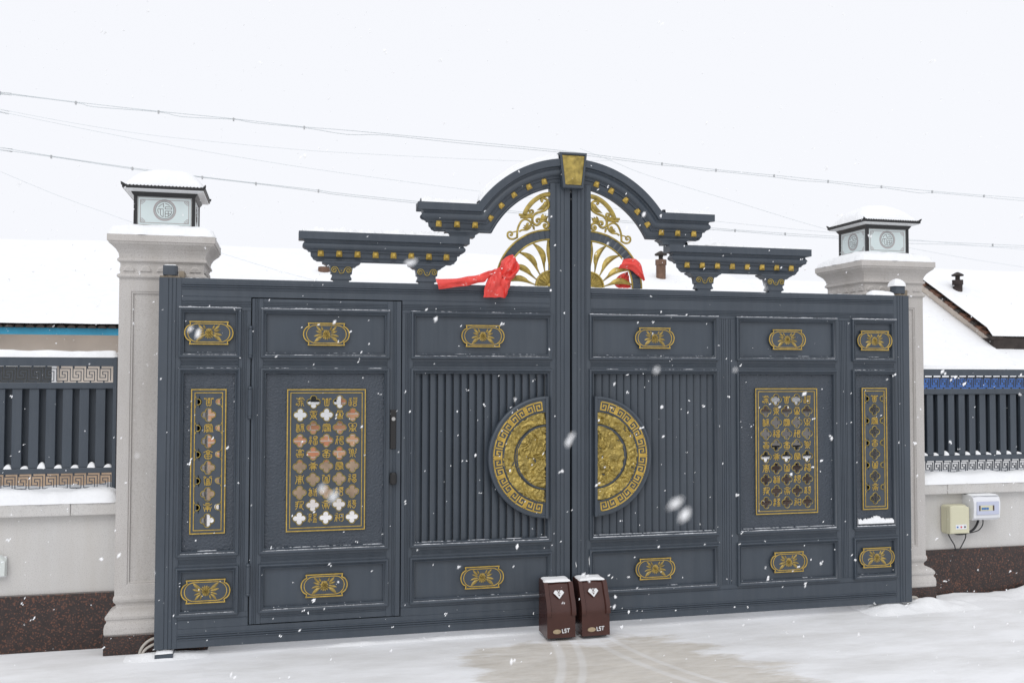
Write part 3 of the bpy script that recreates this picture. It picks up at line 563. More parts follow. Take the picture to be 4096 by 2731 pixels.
    for u in range(NU):
        b = MB()
        for path in U+([[(0, .0), (0, 1.0)]] if u else []):
            pp = []
            for (w0, h0), (w1, h1) in zip(path[:-1], path[1:]):
                m = 7 if abs(w1-w0) > .4 else 3
                for i in range(m): pp.append((w0+(w1-w0)*i/m, h0+(h1-h0)*i/m))
            pp.append(path[-1])
            q = [hp(.304+.060*h, t0+(t1-t0)*(u+w_)/NU, 0) for w_, h in pp]
            b.stroke([(x, z) for x, y, z in q], .0102, .004, -.022)
        b.build('greek_key_piece', GOLD, hm)
    rnd = random.Random(3 if left else 5)
    def relief(r0, r1, name, seed):
        rr = random.Random(seed); bumps = []
        for _ in range(300):
            r = math.sqrt(rr.uniform(r0*r0, r1*r1)); t = rr.uniform(.02, math.pi-.02); k = rr.uniform(.011, .0215)
            bumps.append((r*math.sin(t), r*math.cos(t), k, rr.uniform(.5, 1.0), rr.uniform(0, 6.28)))
        nr = max(10, int((r1-r0)/.0042)); ntt = int(math.pi*r1/.0048); v = []; f = []
        cell = {}
        for q in bumps: 
            for i in (-1, 0, 1):
                for j in (-1, 0, 1): cell.setdefault((int(q[0]//.022)+i, int(q[1]//.022)+j), []).append(q)
        for i in range(nr+1):
            r = r0+(r1-r0)*i/nr
            for j in range(ntt+1):
                t = math.pi*j/ntt; x, z = max(.0005, r*math.sin(t)), r*math.cos(t); h = .0
                for bx, bz, k, am, ph in cell.get((int(x//.022), int(z//.022)), ()):
                    d = math.hypot(x-bx, z-bz)/k
                    if d < 1: h = max(h, am*(.011*math.sqrt(1-d*d)+.0055*math.cos(d*8-math.atan2(z-bz, x-bx)+ph)))
                h += .0055*math.sin(40*z+30*nz(x, z, seed, 14)*.5+8*x)
                h += .002*nz(x, z, 4, 60)
                edge = min(1, .25+(i/nr)*7, .25+(1-i/nr)*7) if r0 > 0 else min(1, .25+(1-i/nr)*9)
                v.append((s*(cx+.012+x), -.0150-h*edge, cz+z))
        m = ntt+1
        for i in range(nr):
            for j in range(ntt): f.append((i*m+j, i*m+j+1, (i+1)*m+j+1, (i+1)*m+j))
        b = MB(); b.add(v, f); b.build(name, RELIEF, hm, True)
    relief(.0, .2015, 'cloud_relief', 11 if left else 21); relief(.2115, .2915, 'cloud_relief', 12 if left else 22)
    # ---- lower cornice on two pedestals
    def rect_loft(a0, a1, ztop, prof, name, par):
        b = MB(); b.loft([[(s*(a0-o), fr_y(o), ztop+z), (s*(a1+o), fr_y(o), ztop+z), (s*(a1+o), bk_y(o), ztop+z), (s*(a0-o), bk_y(o), ztop+z)] for o, z in prof]); return b.build(name, PAINT, par)
    co = rect_loft(.688, 1.757, 2.504, PROF, 'cornice', root)
    for k in range(8): link('gold_block', BLOCK, (s*(.832+.1129*k), -.0005+.008, 2.3755), co)
    for pc in (.958, 1.4955):
        pp = [(.118, 2.3245), (.116, 2.314), (.100, 2.306), (.090, 2.297), (.086, 2.293), (.072, 2.291), (.070, 2.286), (.066, 2.262), (.066, 2.250), (.056, 2.246), (.057, 2.232), (.063, 2.222), (.064, 2.214), (.052, 2.210), (.046, 2.204), (.050, 2.199)]
        b = MB(); b.loft([[(s*(pc-h), .018-h*.35, z), (s*(pc+h), .018-h*.35, z), (s*(pc+h), .030+h*.35, z), (s*(pc-h), .030+h*.35, z)] for h, z in pp])
        pd = b.build('pedestal', PAINT, root); link('volute_scroll', VOLUTE, (s*pc, -.006, 2.272), pd)
    # ---- arched cornice: level shoulder mitred into a round arch about (0, 2.270)
    zb, rin = 2.541, .600
    def arch_pt(n_, o, th):      # n_ height above the soffit
        return
    b = MB(); rings = []
    pr = [(.178+z, o) for o, z in PROF]            # (height above soffit, outward offset)
    pr = [(max(0, h), o) for h, o in pr]
    sect = []
    def stn(kind, t):
        row = []
        for h, o in pr:
            r = rin+h; xm = math.sqrt(max(1e-6, r*r-(zb-2.270+h)**2))
            if kind == 'end': a, z = 1.020+o, zb+h
            elif kind == 'mit': a, z = xm, zb+h
            else:
                th0 = math.atan2(zb-2.270+h, xm); th = th0+(math.pi/2-.075-th0)*t; a, z = r*math.cos(th), 2.270+r*math.sin(th)
            row.append((a, z, o))
        return [(s*a, fr_y(o), z) for a, z, o in row]+[(s*a, bk_y(o), z) for a, z, o in row[::-1]]
    rings = [stn('end', 0), stn('mit', 0)]+[stn('arc', i/26) for i in range(1, 27)]
    b.loft(rings); ar = b.build('arched_cornice', PAINT, root, 35)
    for a in (.883, .764, .645): link('gold_block', BLOCK, (s*a, .0075, 2.590), ar)
    for a, z in ((.5475, 2.641), (.4745, 2.7255), (.390, 2.7995), (.287, 2.857), (.182, 2.896)):
        o = link('gold_block', BLOCK, (s*a, .0075, z), ar); o.rotation_euler = (0, s*math.atan2(a, z-2.270), 0)
    b = MB(); b.loft([[(s*(.730-h), .012-h*.3, z), (s*(.730+h), .012-h*.3, z), (s*(.730+h), .036+h*.3, z), (s*(.730-h), .036+h*.3, z)] for h, z in ((.110, 2.5415), (.108, 2.535), (.095, 2.530), (.082, 2.518), (.080, 2.5045))])
    b.build('shoulder_block', PAINT, root)
    # ---- fan light
    fx, fz = .131, 2.204
    fp = lambda r, th, y: (s*(fx+r*math.sin(th)), y, fz+r*math.cos(th))
    qs = [math.pi/2*i/28 for i in range(29)]
    for r, wd in ((.3745, .013), (.3095, .013)):
        b = MB(); b.tube([fp(r, t, .016) for t in qs], wd*.5, 8); b.build('fan_rim', BRASS, root, True)
    b = MB(); m = 56; v = []; f = []
    for i in range(m+1):
        t = math.pi/2*i/m; y = .012+(.006, .001, .002, .004)[i % 4]
        v += [fp(.314, t, y), fp(.371, t, y), fp(.371, t, .036), fp(.314, t, .036)]
    for i in range(m):
        for k in range(4): f.append((i*4+k, i*4+(k+1) % 4, (i+1)*4+(k+1) % 4, (i+1)*4+k))
    b.add(v, f); b.build('fluted_band', PAINT, root)
    for k, thd in enumerate((4, 24, 45, 67, 86)):
        th = R(thd); b = MB(); n = 14; Lp = []; Rp = []; mid = []
        for i in range(n+1):
            t = i/n; r = .100+(.308-.100)*t
            wd = .0052+.0150*math.sin(math.pi*t**1.5)**1.2
            dth = -.13*math.sin(math.pi*t)*(1 if k else 0)
            Lp.append((r, th+dth*1.0-(wd/r)*(1.35 if t > .3 else 1))); Rp.append((r, th+dth+(wd/r)*.75)); mid.append((r, th+dth-.15*wd/r))
        if k == 0: Lp = [(r, max(0, t)) for r, t in Lp]; mid = [(r, max(.0, t)) for r, t in mid]
        v = []
        for i in range(n+1): v += [fp(*Lp[i], .018), fp(*mid[i], .006), fp(*Rp[i], .018), fp(*mid[i], .026)]
        f = []
        for i in range(n):
            for j in range(4): f.append((i*4+j, i*4+(j+1) % 4, (i+1)*4+(j+1) % 4, (i+1)*4+j))
        b.add(v, f); b.build('fan_petal', BRASS, root, 60)
    b = MB(); v = []; f = []
    hpf = [(.0, .004), (.018, .004), (.026, .010), (.034, .004), (.038, .014), (.096, .016), (.099, .004), (.107, .004), (.109, .024)]
    for r, y in hpf: v += [fp(max(r, .0005), t, y) for t in qs]
    n = len(qs)
    for k in range(len(hpf)-1):
        for i in range(n-1): f.append((k*n+i, k*n+i+1, (k+1)*n+i+1, (k+1)*n+i))
    b.add(v, f)
    for d in (8, 25, 41, 57, 73, 87): b.tube([fp(.040, R(d), .013), fp(.070, R(d), .010), fp(.090, R(d), .012)], [.003, .0045, .006], 6)
    b.build('fan_hub', BRASS, root, 40)
    # ---- scrollwork above the fan
    SC = {
     'arc': ([(.139,2.814),(.179,2.807),(.218,2.789),(.257,2.759),(.288,2.722),(.306,2.689),(.311,2.673)], .0135),
     'bar': ([(.350,2.669),(.262,2.673)], .007), 'bar2': ([(.340,2.656),(.262,2.659)], .009),
     'curl': ([(.267,2.678),(.254,2.689),(.257,2.701),(.270,2.702),(.278,2.693),(.271,2.686)], .0062),
     'ess': ([(.187,2.762),(.197,2.769),(.192,2.782),(.173,2.784),(.155,2.771),(.147,2.746),(.155,2.723),(.179,2.704),(.210,2.693),(.236,2.682),(.254,2.663),(.259,2.640),(.252,2.618),(.231,2.606),(.210,2.615),(.202,2.635),(.213,2.647),(.228,2.642),(.226,2.629),(.218,2.632)], .0075),
     'side': ([(.202,2.628),(.181,2.636),(.158,2.629),(.147,2.612),(.155,2.594),(.173,2.591),(.181,2.606),(.171,2.614),(.163,2.604)], .0070),
     'low': ([(.362,2.516),(.360,2.561),(.353,2.591),(.335,2.625),(.309,2.641),(.283,2.634),(.267,2.617),(.270,2.597),(.285,2.593),(.297,2.604),(.290,2.614),(.283,2.610)], .0062),
     'stem': ([(.272,2.590),(.296,2.573),(.329,2.570),(.347,2.559)], .0055),
     'tip': ([(.360,2.522),(.386,2.509),(.412,2.511),(.426,2.528),(.422,2.549),(.404,2.554),(.394,2.542),(.401,2.532),(.412,2.537)], .0058),
     'twig': ([(.363,2.561),(.381,2.556),(.394,2.552)], .004)}
    b = MB()
    for pts, rr in SC.values(): b.tube([(s*a, .016, z) for a, z in (smooth_path(pts, 5) if len(pts) > 2 else pts)], rr*1.2, 7)
    for pts in ([(.152,2.768),(.151,2.741),(.179,2.711),(.231,2.702),(.210,2.723),(.189,2.744),(.176,2.765)], [(.205,2.650),(.198,2.673),(.186,2.684),(.181,2.663),(.166,2.680),(.166,2.656),(.148,2.672),(.160,2.640),(.189,2.634)], [(.267,2.613),(.272,2.584),(.303,2.573),(.326,2.585),(.311,2.594),(.321,2.604),(.296,2.600)], [(.261,2.608),(.249,2.603),(.241,2.593),(.242,2.571),(.253,2.577),(.259,2.592)]):
        b.dome([(s*a, z) for a, z in pts], .014, .016); b.dome([(s*a, z) for a, z in pts], -.008, .016)
    b.build('scrollwork', BRASS, root, 50)
    # ---- keystone and the black gap strip belong to the left leaf
    if left:
        b = MB(); K = lambda k, y, g: [(.004-.070+g, y, 2.850+g), (.004+.070-g, y, 2.850+g), (.004+.094-g, y, 3.086-g), (.004-.094+g, y, 3.086-g)]
        b.loft([K(0, .070, 0), K(0, -.048, 0), K(0, -.053, .006), K(0, -.053, .014), K(0, -.045, .018)]); ks = b.build('keystone', PAINT, root)
        b = MB(); q = [(-.055, 2.873), (.063, 2.873), (.083, 3.066), (-.074, 3.066)]
        b.add([(x, -.047, z) for x, z in q]+[(.004, -.070, 2.915), (.004, -.070, 3.030)], [(0, 1, 4), (1, 2, 5, 4), (2, 3, 5), (3, 0, 4, 5)]); b.build('keystone_facet', BRASS, ks)
        b = MB(); b.box(-.02, .012, .0515, .058, 0, 2.84); b.build('leaf_gap_shade_strip', BLACK, root)  # black strip added behind the gap between the leaves, painting its shade
    return root
LEAF_L = build_leaf(-1); LEAF_R = build_leaf(1)

# ------------------------------------------------------------------ snow pads
def snow_pad(b, x0, x1, y0, y1, zb, H, seed, r=.06, n=26, m=14, crown=0.0, wob=.010, hole=None):
    """rounded, slightly uneven layer of snow over a rectangle"""
    v = []; f = []
    for i in range(n+1):
        for j in range(m+1):
            u, w_ = i/n, j/m; x = x0+(x1-x0)*u; y = y0+(y1-y0)*w_
            d = min(x-x0, x1-x, y-y0, y1-y); e = min(1, max(0, d)/r); prof = math.sqrt(max(0, 1-(1-e)**2))
            c = 1+crown*((1-(2*u-1)**2)*(1-(2*w_-1)**2))
            h = H*prof*c*(1+.22*nz(x, y, seed, 5)+.10*nz(x, y, seed, 18))
            k = wob*(1-e); v.append((x+k*nz(y, seed, 1, 14)*1.5*(1 if abs(u-.5) > .3 else .4), y+k*nz(x, seed, 3, 14)*1.5, zb+h))
    for i in range(n):
        for j in range(m): f.append((i*(m+1)+j, (i+1)*(m+1)+j, (i+1)*(m+1)+j+1, i*(m+1)+j+1))
    b.add(v, f)

# ------------------------------------------------------------------ pillars
PY = .421; HS = .247
CAP = [(.245, 2.196), (.249, 2.205), (.259, 2.212), (.261, 2.220), (.258, 2.228), (.247, 2.234), (.243, 2.238), (.243, 2.296), (.247, 2.301), (.247, 2.305), (.258, 2.309), (.260, 2.317), (.257, 2.325), (.250, 2.330), (.250, 2.342), (.254, 2.358), (.266, 2.380), (.286, 2.400), (.302, 2.413), (.304, 2.424), (.311, 2.426), (.311, 2.464), (.308, 2.466)]
BASE = [(.292, .067), (.296, .075), (.297, .105), (.293, .128), (.284, .142), (.284, .152), (.291, .160), (.292, .174), (.286, .184), (.276, .196), (.262, .204), (.240, .214), (.236, .224), (.238, .236), (.250, .252), (.254, .266), (.252, .280), (.2475, .290)]
def sqr(h, z, cx=0, cy=0): return [(cx-h, cy-h, z), (cx+h, cy-h, z), (cx+h, cy+h, z), (cx-h, cy+h, z)]
def build_pillar(s):
    X = s*2.568
    root = empty('stone_pillar', (X, PY, GZ), 'pale granite pillar behind the hinge side of the gate leaf with the wicket door' if s < 0 else 'pale granite pillar beside the wall with the two electrical boxes', 'pillar', 'granite gate pillars')
    b = MB()
    for k in range(4):       # four faces, each with a sunk panel
        a = k*math.pi/2; c, sn = math.cos(a), math.sin(a)
        def T(u, d, z): return (X+u*c-(-HS+d)*(-sn)*-1*-1 if False else X+u*c+(HS-d)*sn, PY+u*sn-(HS-d)*c, z)
        rg = lambda h, z0, z1, d: [T(-h, d, z0), T(h, d, z0), T(h, d, z1), T(-h, d, z1)]
        b.loft([rg(HS, .288, 2.198, 0), rg(HS-.068, .352, 2.128, 0), rg(HS-.074, .358, 2.122, .006), rg(HS-.080, .364, 2.116, .004), rg(HS-.086, .370, 2.110, .014)], 0, cap=False)
        b.add(rg(HS-.086, .370, 2.110, .014), [(0, 1, 2, 3)])
    b.build('shaft', STONE, root)
    b = MB(); b.loft([sqr(h, z, X, PY) for h, z in CAP])
    for k in range(4):
        a = k*math.pi/2; c, sn = math.cos(a), math.sin(a)
        for q in range(5):
            u0 = -.192+.096*q; n = 9; hh = .2432
            ring = []
            for i in range(n):
                t = math.pi*i/(n-1); ring.append((u0+.036*math.cos(t), 2.250+.036*math.sin(t)))
            def T2(u, d, z): return (X+u*c+(hh+d)*sn, PY+u*sn-(hh+d)*c, z)
            m = len(ring); v = [T2(u, .0, z) for u, z in ring]+[T2(u0+(u-u0)*.72, .008, 2.250+(z-2.250)*.72) for u, z in ring]+[T2(u0, .004, 2.250)]
            b.add(v, [(i, i+1, m+i+1, m+i) for i in range(m-1)]+[(m+i, m+i+1, 2*m) for i in range(m-1)])
    b.build('capital', STONE, root)
    b = MB(); b.loft([sqr(h, z, X, PY) for h, z in BASE]); b.build('base_moulding', STONE, root)
    b = MB(); b.box(X-.298, X+.298, PY-.298, PY+.298, GZ-.1, .0665, 0, .004); b.build('plinth', DARKG, root)
    # lamp
    lr = empty('pillar_lamp', (X, PY, 2.466), 'square black lamp with character panes on the left pillar' if s < 0 else 'square black lamp with character panes on the right pillar', 'lamp', 'lamps on the gate pillars')
    HB = .181
    b = MB()
    for sx in (-1, 1):
        for sy in (-1, 1): b.box(X+sx*HB, X+sx*(HB-.020), PY+sy*(HB-.020) if sy > 0 else PY-HB, PY+HB if sy > 0 else PY-HB+.020, 2.467, 2.722)
    for z0, z1, o in ((2.467, 2.530, -.002),): b.loft([sqr(HB+o, z0, X, PY), sqr(HB+o, z1, X, PY)])
    b.loft([sqr(HB-.001, 2.722, X, PY), sqr(HB, 2.724, X, PY), sqr(HB+.012, 2.742, X, PY), sqr(HB+.014, 2.748, X, PY)])
    b.build('lamp_frame', BLACK, lr)
    b = MB(); yy = -HB+.006; w2, z0, z1 = .1605, 2.530, 2.7215
    b.add([(-w2, yy, z0), (w2, yy, z0), (w2, yy, z1), (-w2, yy, z1)], [(0, 1, 2, 3)], 0)
    zc = 2.641
    ringd = lambda r, k=40: [(r*math.cos(i*2*math.pi/k), zc+r*math.sin(i*2*math.pi/k)) for i in range(k)]
    b.stroke(ringd(.0625), .010, .0008, yy, 2, True)
    b.stroke(ringd(.0535), .0035, .0014, yy, 1, True)
    u = .0500
    for path in ([(-.74, .34), (-.5, .62), (-.15, .82), (-.15, .34)], [(.06, .84), (.32, .76), (.58, .56)], [(.06, .42), (.74, .42), (.84, .16), (.06, .16), (.06, .42)], [(-.82, .14), (-.17, .14), (-.17, -.84), (-.38, -.74), (-.5, -.55), (-.5, .10)], [(-.84, .1), (-.74, -.42)], [(.06, -.1), (.84, -.1), (.74, -.5), (.4, -.78), (.06, -.86), (.06, -.1)], [(.06, -.44), (.76, -.44)], [(.42, -.1), (.42, -.74)]):
        b.stroke([(x*u, zc+z*u) for x, z in path], .0034, .0012, yy, 1)
    for k in (.004, .018): b.stroke([(-w2+k, z0+k+.012), (w2-k, z0+k+.012), (w2-k, z1-k), (-w2+k, z1-k)], .0045, .0008, yy, 2, True)
    for cx_, cz_ in ((-1, 1), (1, 1), (-1, 0), (1, 0)):
        xx = cx_*(w2-.018); zz = z1-.018 if cz_ else z0+.030; dz = -1 if cz_ else 1
        for q in (.010, .018, .026): b.stroke([(xx-cx_*q, zz), (xx-cx_*q, zz+dz*q*.4), (xx-cx_*q*.4, zz+dz*q), (xx, zz+dz*q)], .004, .0008, yy, 2)
    PANE = b.mesh('lamp_pane', [GLASS, GREYP, GREYL])
    for k in range(4):
        o = link('lamp_pane', PANE, (X, PY, 0), lr); o.rotation_euler = (0, 0, k*math.pi/2)
    b = MB(); b.loft([sqr(.196, 2.7485, X, PY), sqr(.232, 2.756, X, PY), sqr(.234, 2.762, X, PY)]); b.build('eave_soffit', WHITE, lr)
    b = MB(); HR = .241
    b.loft([sqr(.236, 2.7625, X, PY), sqr(HR, 2.7635, X, PY), sqr(HR, 2.778, X, PY), sqr(.20, 2.792, X, PY), sqr(.10, 2.832, X, PY), sqr(.02, 2.868, X, PY)])
    for k in range(4):       # tile ends along each eave, upturned corner tips
        a = k*math.pi/2; c, sn = math.cos(a), math.sin(a)
        T3 = lambda u, d, z: (X+u*c+d*sn, PY+u*sn-d*c, z)
        for q in range(22):
            u0 = -.218+.0208*q; b.tube([T3(u0, HR+.003, 2.777), T3(u0, HR-.03, 2.788)], .0048, 6)
        b.loft([[T3(HR-.035, HR-.010, 2.776), T3(HR-.010, HR-.035, 2.776), T3(HR-.012, HR-.012, 2.786)], [T3(HR-.006, HR+.006, 2.778), T3(HR+.006, HR-.006, 2.778), T3(HR, HR, 2.796)], [T3(HR+.003, HR+.008, 2.791), T3(HR+.008, HR+.003, 2.791), T3(HR+.007, HR+.007, 2.798)]])
    b.build('lamp_roof', BLACK, lr)
    # snow on the lamp and on the capital
    b = MB(); n = 30; v = []; f = []
    for i in range(n+1):
        for j in range(n+1):
            x, y = -.234+.468*i/n, -.234+.468*j/n; q = (1-abs(x/.234)**2.6)*(1-abs(y/.234)**2.6)
            z = 2.781+.138*max(0, q)**.62*(1+.06*nz(x+s, y, 2, 9)); v.append((X+x+.005*nz(y, s, 2, 20), PY+y+.005*nz(x, s, 5, 20), z))
    for i in range(n):
        for j in range(n): f.append((i*(n+1)+j, (i+1)*(n+1)+j, (i+1)*(n+1)+j+1, i*(n+1)+j+1))
    b.add(v, f); tag(b.build('snow_pile', SNOW, None, True, (X, PY, 2.78)), 'thick snow cap on the roof of the left pillar lamp' if s < 0 else 'thick snow cap on the roof of the right pillar lamp', 'snow', 'snow on the pillars and lamps')
    b = MB(); snow_pad(b, X-.309, X+.309, PY-.309, PY+.309, 2.4655, .068, 4+s, .10, 34, 34, .25)
    tag(b.build('snow_pile', SNOW, None, True, (X, PY, 2.466)), 'snow layer on the left pillar capital round the lamp foot' if s < 0 else 'snow layer on the right pillar capital round the lamp foot', 'snow', 'snow on the pillars and lamps')
build_pillar(-1); build_pillar(1)

# ------------------------------------------------------------------ low walls, fences
def greek_cell():
    b = MB(); p = .0782
    for path in ([(0, .86), (.8, .86), (.8, .10)], [(0, .86), (0, .30), (.42, .30), (.42, .49), (.21, .49), (.21, .68), (.6, .68), (.6, .10), (-.2, .10)]):
        q = [(x*p, z) for x, z in path]
        b.stroke([(x, (z-.5)*.100) for x, z in q], .0052, .003, 0); b.stroke([(x, (z-.5)*.100) for x, z in q], .0052, -.006, 0)
    for x in (.04,): b.box(x*p-.005, x*p+.005, -.003, .006, .036, .0505)
    b.box(.25*p, .25*p+.008, -.003, .006, -.0505, -.038)
    return b.mesh('fret_piece', PAINT)
FRET = greek_cell()
def build_wall(s):
    e = (-5.2, -2.815) if s < 0 else (2.815, 7.2)
    zc0, zc1, zd = (.765, .842, .292) if s < 0 else (.722, .800, .297)
    root = empty('low_wall', (s*2.82, .45, GZ), 'low pale granite wall to the left of the gate with a covered socket' if s < 0 else 'low pale granite wall to the right of the gate carrying two electrical boxes', 'wall', 'low walls beside the gate')
    b = MB(); b.box(e[0], e[1], .318, .62, zd, zc0); b.build('wall_face', STONE2, root)
    b = MB(); b.box(e[0], e[1], .300, .64, GZ-.1, zd-.0005, 0, .003); b.build('plinth', DARKG, root)
    xs = [e[1] if s < 0 else e[0]]; xs.append(xs[0]+s*.27)
    while abs(xs[-1]) < max(abs(e[0]), abs(e[1])): xs.append(xs[-1]+s*.86)
    for k, (a, c) in enumerate(zip(xs[:-1], xs[1:])):
        b = MB(); b.box(a+s*.0012, c-s*.0012, .268-.0015*(k % 2), .66, zc0, zc1-.001*(k % 2), 0, .004); b.build('coping_stone', STONE2, root)
    # snow lying on the coping
    b = MB(); snow_pad(b, e[0], e[1], .262, .665, zc1-.004, .078, 7*s, .075, 90, 16, 0)
    tag(b.build('snow_strip', SNOW, None, True, (s*2.82, .45, zc1)), 'thick snow lying on the coping of the left wall' if s < 0 else 'thick snow lying on the coping of the right wall', 'snow')
    # fence
    T = dict(top=1.727, t1=1.670, f0=1.569, r0=1.531, b1=1.040, b0=1.007, fb=.905) if s < 0 else dict(top=1.673, t1=1.620, f0=1.519, r0=1.476, b1=1.002, b0=.961, fb=.862)
    x0, x1 = (-5.0, -2.853) if s < 0 else (2.885, 7.0)
    fr = empty('metal_fence', (s*2.9, .43, zc1), 'slate blue slatted metal fence with key fretwork on the left wall' if s < 0 else 'slate blue slatted metal fence with key fretwork on the right wall', 'fence', 'fences on the low walls')
    for nm, z0, z1, y0, y1 in (('top_rail', T['t1'], T['top'], .40, .455), ('upper_rail', T['r0'], T['f0'], .402, .453), ('lower_rail', T['b0'], T['b1'], .402, .453)):
        b = MB(); b.box(x0, x1, y0, y1, z0, z1, 0, .003); b.build(nm, PAINT, fr)
    b = MB(); xe = x1 if s < 0 else x0; b.box(xe+s*.0005, xe+s*.024, .399, .457, T['fb']-.05, T['top']+.0015, 0, .003); b.build('end_post', PAINT, fr)
    zl = T['r0']-T['b1']; b = MB(); b.box(-.0282, .0282, .412, .440, T['b1']+.0005, T['r0']-.0005, 0, .002); SLT = b.mesh('fence_slat', PAINT)
    b = MB(); b.box(-.0472, .0472, .4635, .470, T['b1']-.01, T['r0']+.01); BKT = b.mesh('backing_slat', PAINT)
    c0 = -2.949 if s < 0 else 3.0505-.0955
    for k in range(9 if s < 0 else 16):
        link('fence_slat', SLT, (c0+s*.0956*k, 0, 0), fr); link('backing_slat', BKT, (c0+s*.0956*(k-.5), 0, 0), fr)
    for k in range(10 if s < 0 else 19):
        c1 = -2.957 if s < 0 else 2.925
        o = link('fret_piece', FRET, (c1+s*.0782*k, .42, (T['t1']+T['f0'])/2), fr)
        o = link('fret_piece', FRET, (c1+s*.0782*k+.01, .42, (T['b0']+T['fb'])/2), fr)
    b = MB(); snow_pad(b, x0, x1, .398, .458, T['top']-.002, .042 if s < 0 else .030, 3*s, .03, 120, 8, 0, .004)
    tag(b.build('snow_strip', SNOW, None, True, (s*2.9, .43, T['top'])), 'band of snow along the top rail of the left fence' if s < 0 else 'band of snow along the top rail of the right fence', 'snow')
    b = MB()
    for k in range(9 if s < 0 else 16):
        xx = c0+s*.0956*(k-.5); snow_pad(b, xx-.024, xx+.024, .404, .456, T['b1']-.002, .021*(1+.3*math.sin(k*2.3+s)), k, .024, 8, 8, .35, .003)
    tag(b.build('snow_lumps', SNOW, None, True, (s*2.9, .43, 1)), 'small snow lumps between the slats of the left fence' if s < 0 else 'small snow lumps between the slats of the right fence', 'snow', kind='stuff')
build_wall(-1); build_wall(1)

# ------------------------------------------------------------------ houses beyond the wall
def roof_sheet(b, x0, x1, ye, ze, yr, zr, seed, n=60, m=14, amp=.020, th=.0):
    """one snowy slope from eave (ye, ze) to ridge (yr, zr), a little uneven, eave edge rounded down"""
    v = []; f = []
    for i in range(n+1):
        for j in range(m+1):
            x = x0+(x1-x0)*i/n; t = j/m; y = ye+(yr-ye)*t; z = ze+(zr-ze)*t
            h = amp*(nz(x, y, seed, .9)+.5*nz(x, y, seed, 2.5)); h += .006*nz(x*.3, y*6, seed, 1)
            if j == 0: z -= .07; h *= .5
            v.append((x, y, z+h))
    for i in range(n):
        for j in range(m): f.append((i*(m+1)+j, (i+1)*(m+1)+j, (i+1)*(m+1)+j+1, i*(m+1)+j+1))
    b.add(v, f)
def tile_edge(b, x0, x1, y, z, pitch=.16, rad=.05, dep=.25):
    n = int((x1-x0)/pitch)
    for k in range(n):
        xc = x0+pitch*(k+.5); pts = [(xc+rad*1.45*math.cos(math.pi*i/6), z+rad*math.sin(math.pi*i/6)) for i in range(7)]
        b.loft([[(px, y, pz) for px, pz in pts], [(px, y+dep, pz+dep*.38) for px, pz in pts]])
def chimney(parent, x, y, z0, z1, r, m=RUSTP, cap=True, lean=0):
    b = MB(); b.tube([(x, y, z0), (x+lean, y, z1-.16)], r, 12)
    b.tube([(x+lean*.9, y, z1-.24), (x+lean, y, z1-.15)], r*1.16, 12); ch = b.build('chimney', m, parent, 40)
    if cap:
        b = MB(); b.tube([(x+lean, y, z1-.16), (x+lean, y, z1-.07)], r*.5, 8); b.tube([(x+lean, y, z1-.075), (x+lean, y, z1-.05), (x+lean, y, z1)], [r*1.25, r*1.3, .02], 12); b.build('chimney_cowl', TILE, ch if not parent.parent else parent, 40)
    return ch
def window(parent, x0, x1, z0, z1, y, bars=1, trans=True):
    b = MB(); b.box(x0, x1, y-.012, y-.004, z0, z1); wn = b.build('window', mat_dark(), parent)
    b = MB(); t = .055
    b.box(x0-t, x1+t, y-.05, y-.003, z0-t, z0); b.box(x0-t, x1+t, y-.05, y-.003, z1, z1+t); b.box(x0-t, x0, y-.05, y-.003, z0, z1); b.box(x1, x1+t, y-.05, y-.003, z0, z1)
    for k in range(bars): xx = x0+(x1-x0)*(k+1)/(bars+1); b.box(xx-.03, xx+.03, y-.046, y-.013, z0, z1)
    b.build('window_frame', WHITE, wn)
_md = []
def mat_dark():
    if not _md: _md.append(mat('dark_window_glass', (.035, .038, .038), .12))
    return _md[0]
# main house: long snowy roof with blue eave board
h1 = empty('house', (-3, 8.5, GZ), 'long house behind the left wall and gate with snowy roof and blue eave board', 'house')
b = MB(); b.box(-13, -3.35, 7.0, 14.2, GZ-.1, 2.15); b.build('wall', BEIGE, h1)
b = MB(); b.box(-3.3495, 5.6, 7.0, 14.2, GZ-.1, 2.15); b.build('wall', BRICK, h1)
b = MB(); b.box(-13, 5.6, 6.965, 6.998, GZ-.1, .44); b.build('dado', mat('mottled_tan_stone', (.42, .31, .22), .7, 0, .3, .35, 3.5), h1)
b = MB()
b.add([(5.595, 7.0, 2.14), (5.595, 14.2, 2.14), (5.595, 10.5, 3.55)], [(0, 1, 2)]); b.add([(5.60, 7.0, 2.14), (5.60, 14.2, 2.14), (5.60, 10.5, 3.55)], [(0, 1, 2)]); b.build('gable', BEIGE, h1)
b = MB(); b.box(-13, 5.85, 6.47, 6.50, 2.083, 2.168); b.build('eave_board', BLUEF, h1)
b = MB(); b.box(-13, 5.85, 6.505, 7.0, 2.10, 2.13); b.build('soffit', BEIGE, h1)
b = MB(); b.add([(-13, 6.42, 2.185), (5.9, 6.42, 2.185), (5.9, 10.5, 3.66), (-13, 10.5, 3.66), (5.9, 14.6, 2.185), (-13, 14.6, 2.185)], [(0, 1, 2, 3), (3, 2, 4, 5)]); tile_edge(b, -7.0, -3.0, 6.415, 2.163, .115, .034)
rf1 = b.build('roof', TILE, h1)
b = MB(); roof_sheet(b, -13, 5.92, 6.40, 2.290, 10.5, 3.745, 3, 110, 18); roof_sheet(b, -13, 5.92, 14.6, 2.29, 10.5, 3.745, 3, 110, 6)
tag(b.build('roof_snow', SNOW, h1, True), 'smooth snow over the long roof')
window(h1, -6.4, -4.62, .95, 1.70, 7.0, 1); window(h1, -2.05, -1.10, 1.24, 1.95, 7.0, 1); window(h1, .6, 2.2, .9, 1.9, 7.0, 2)
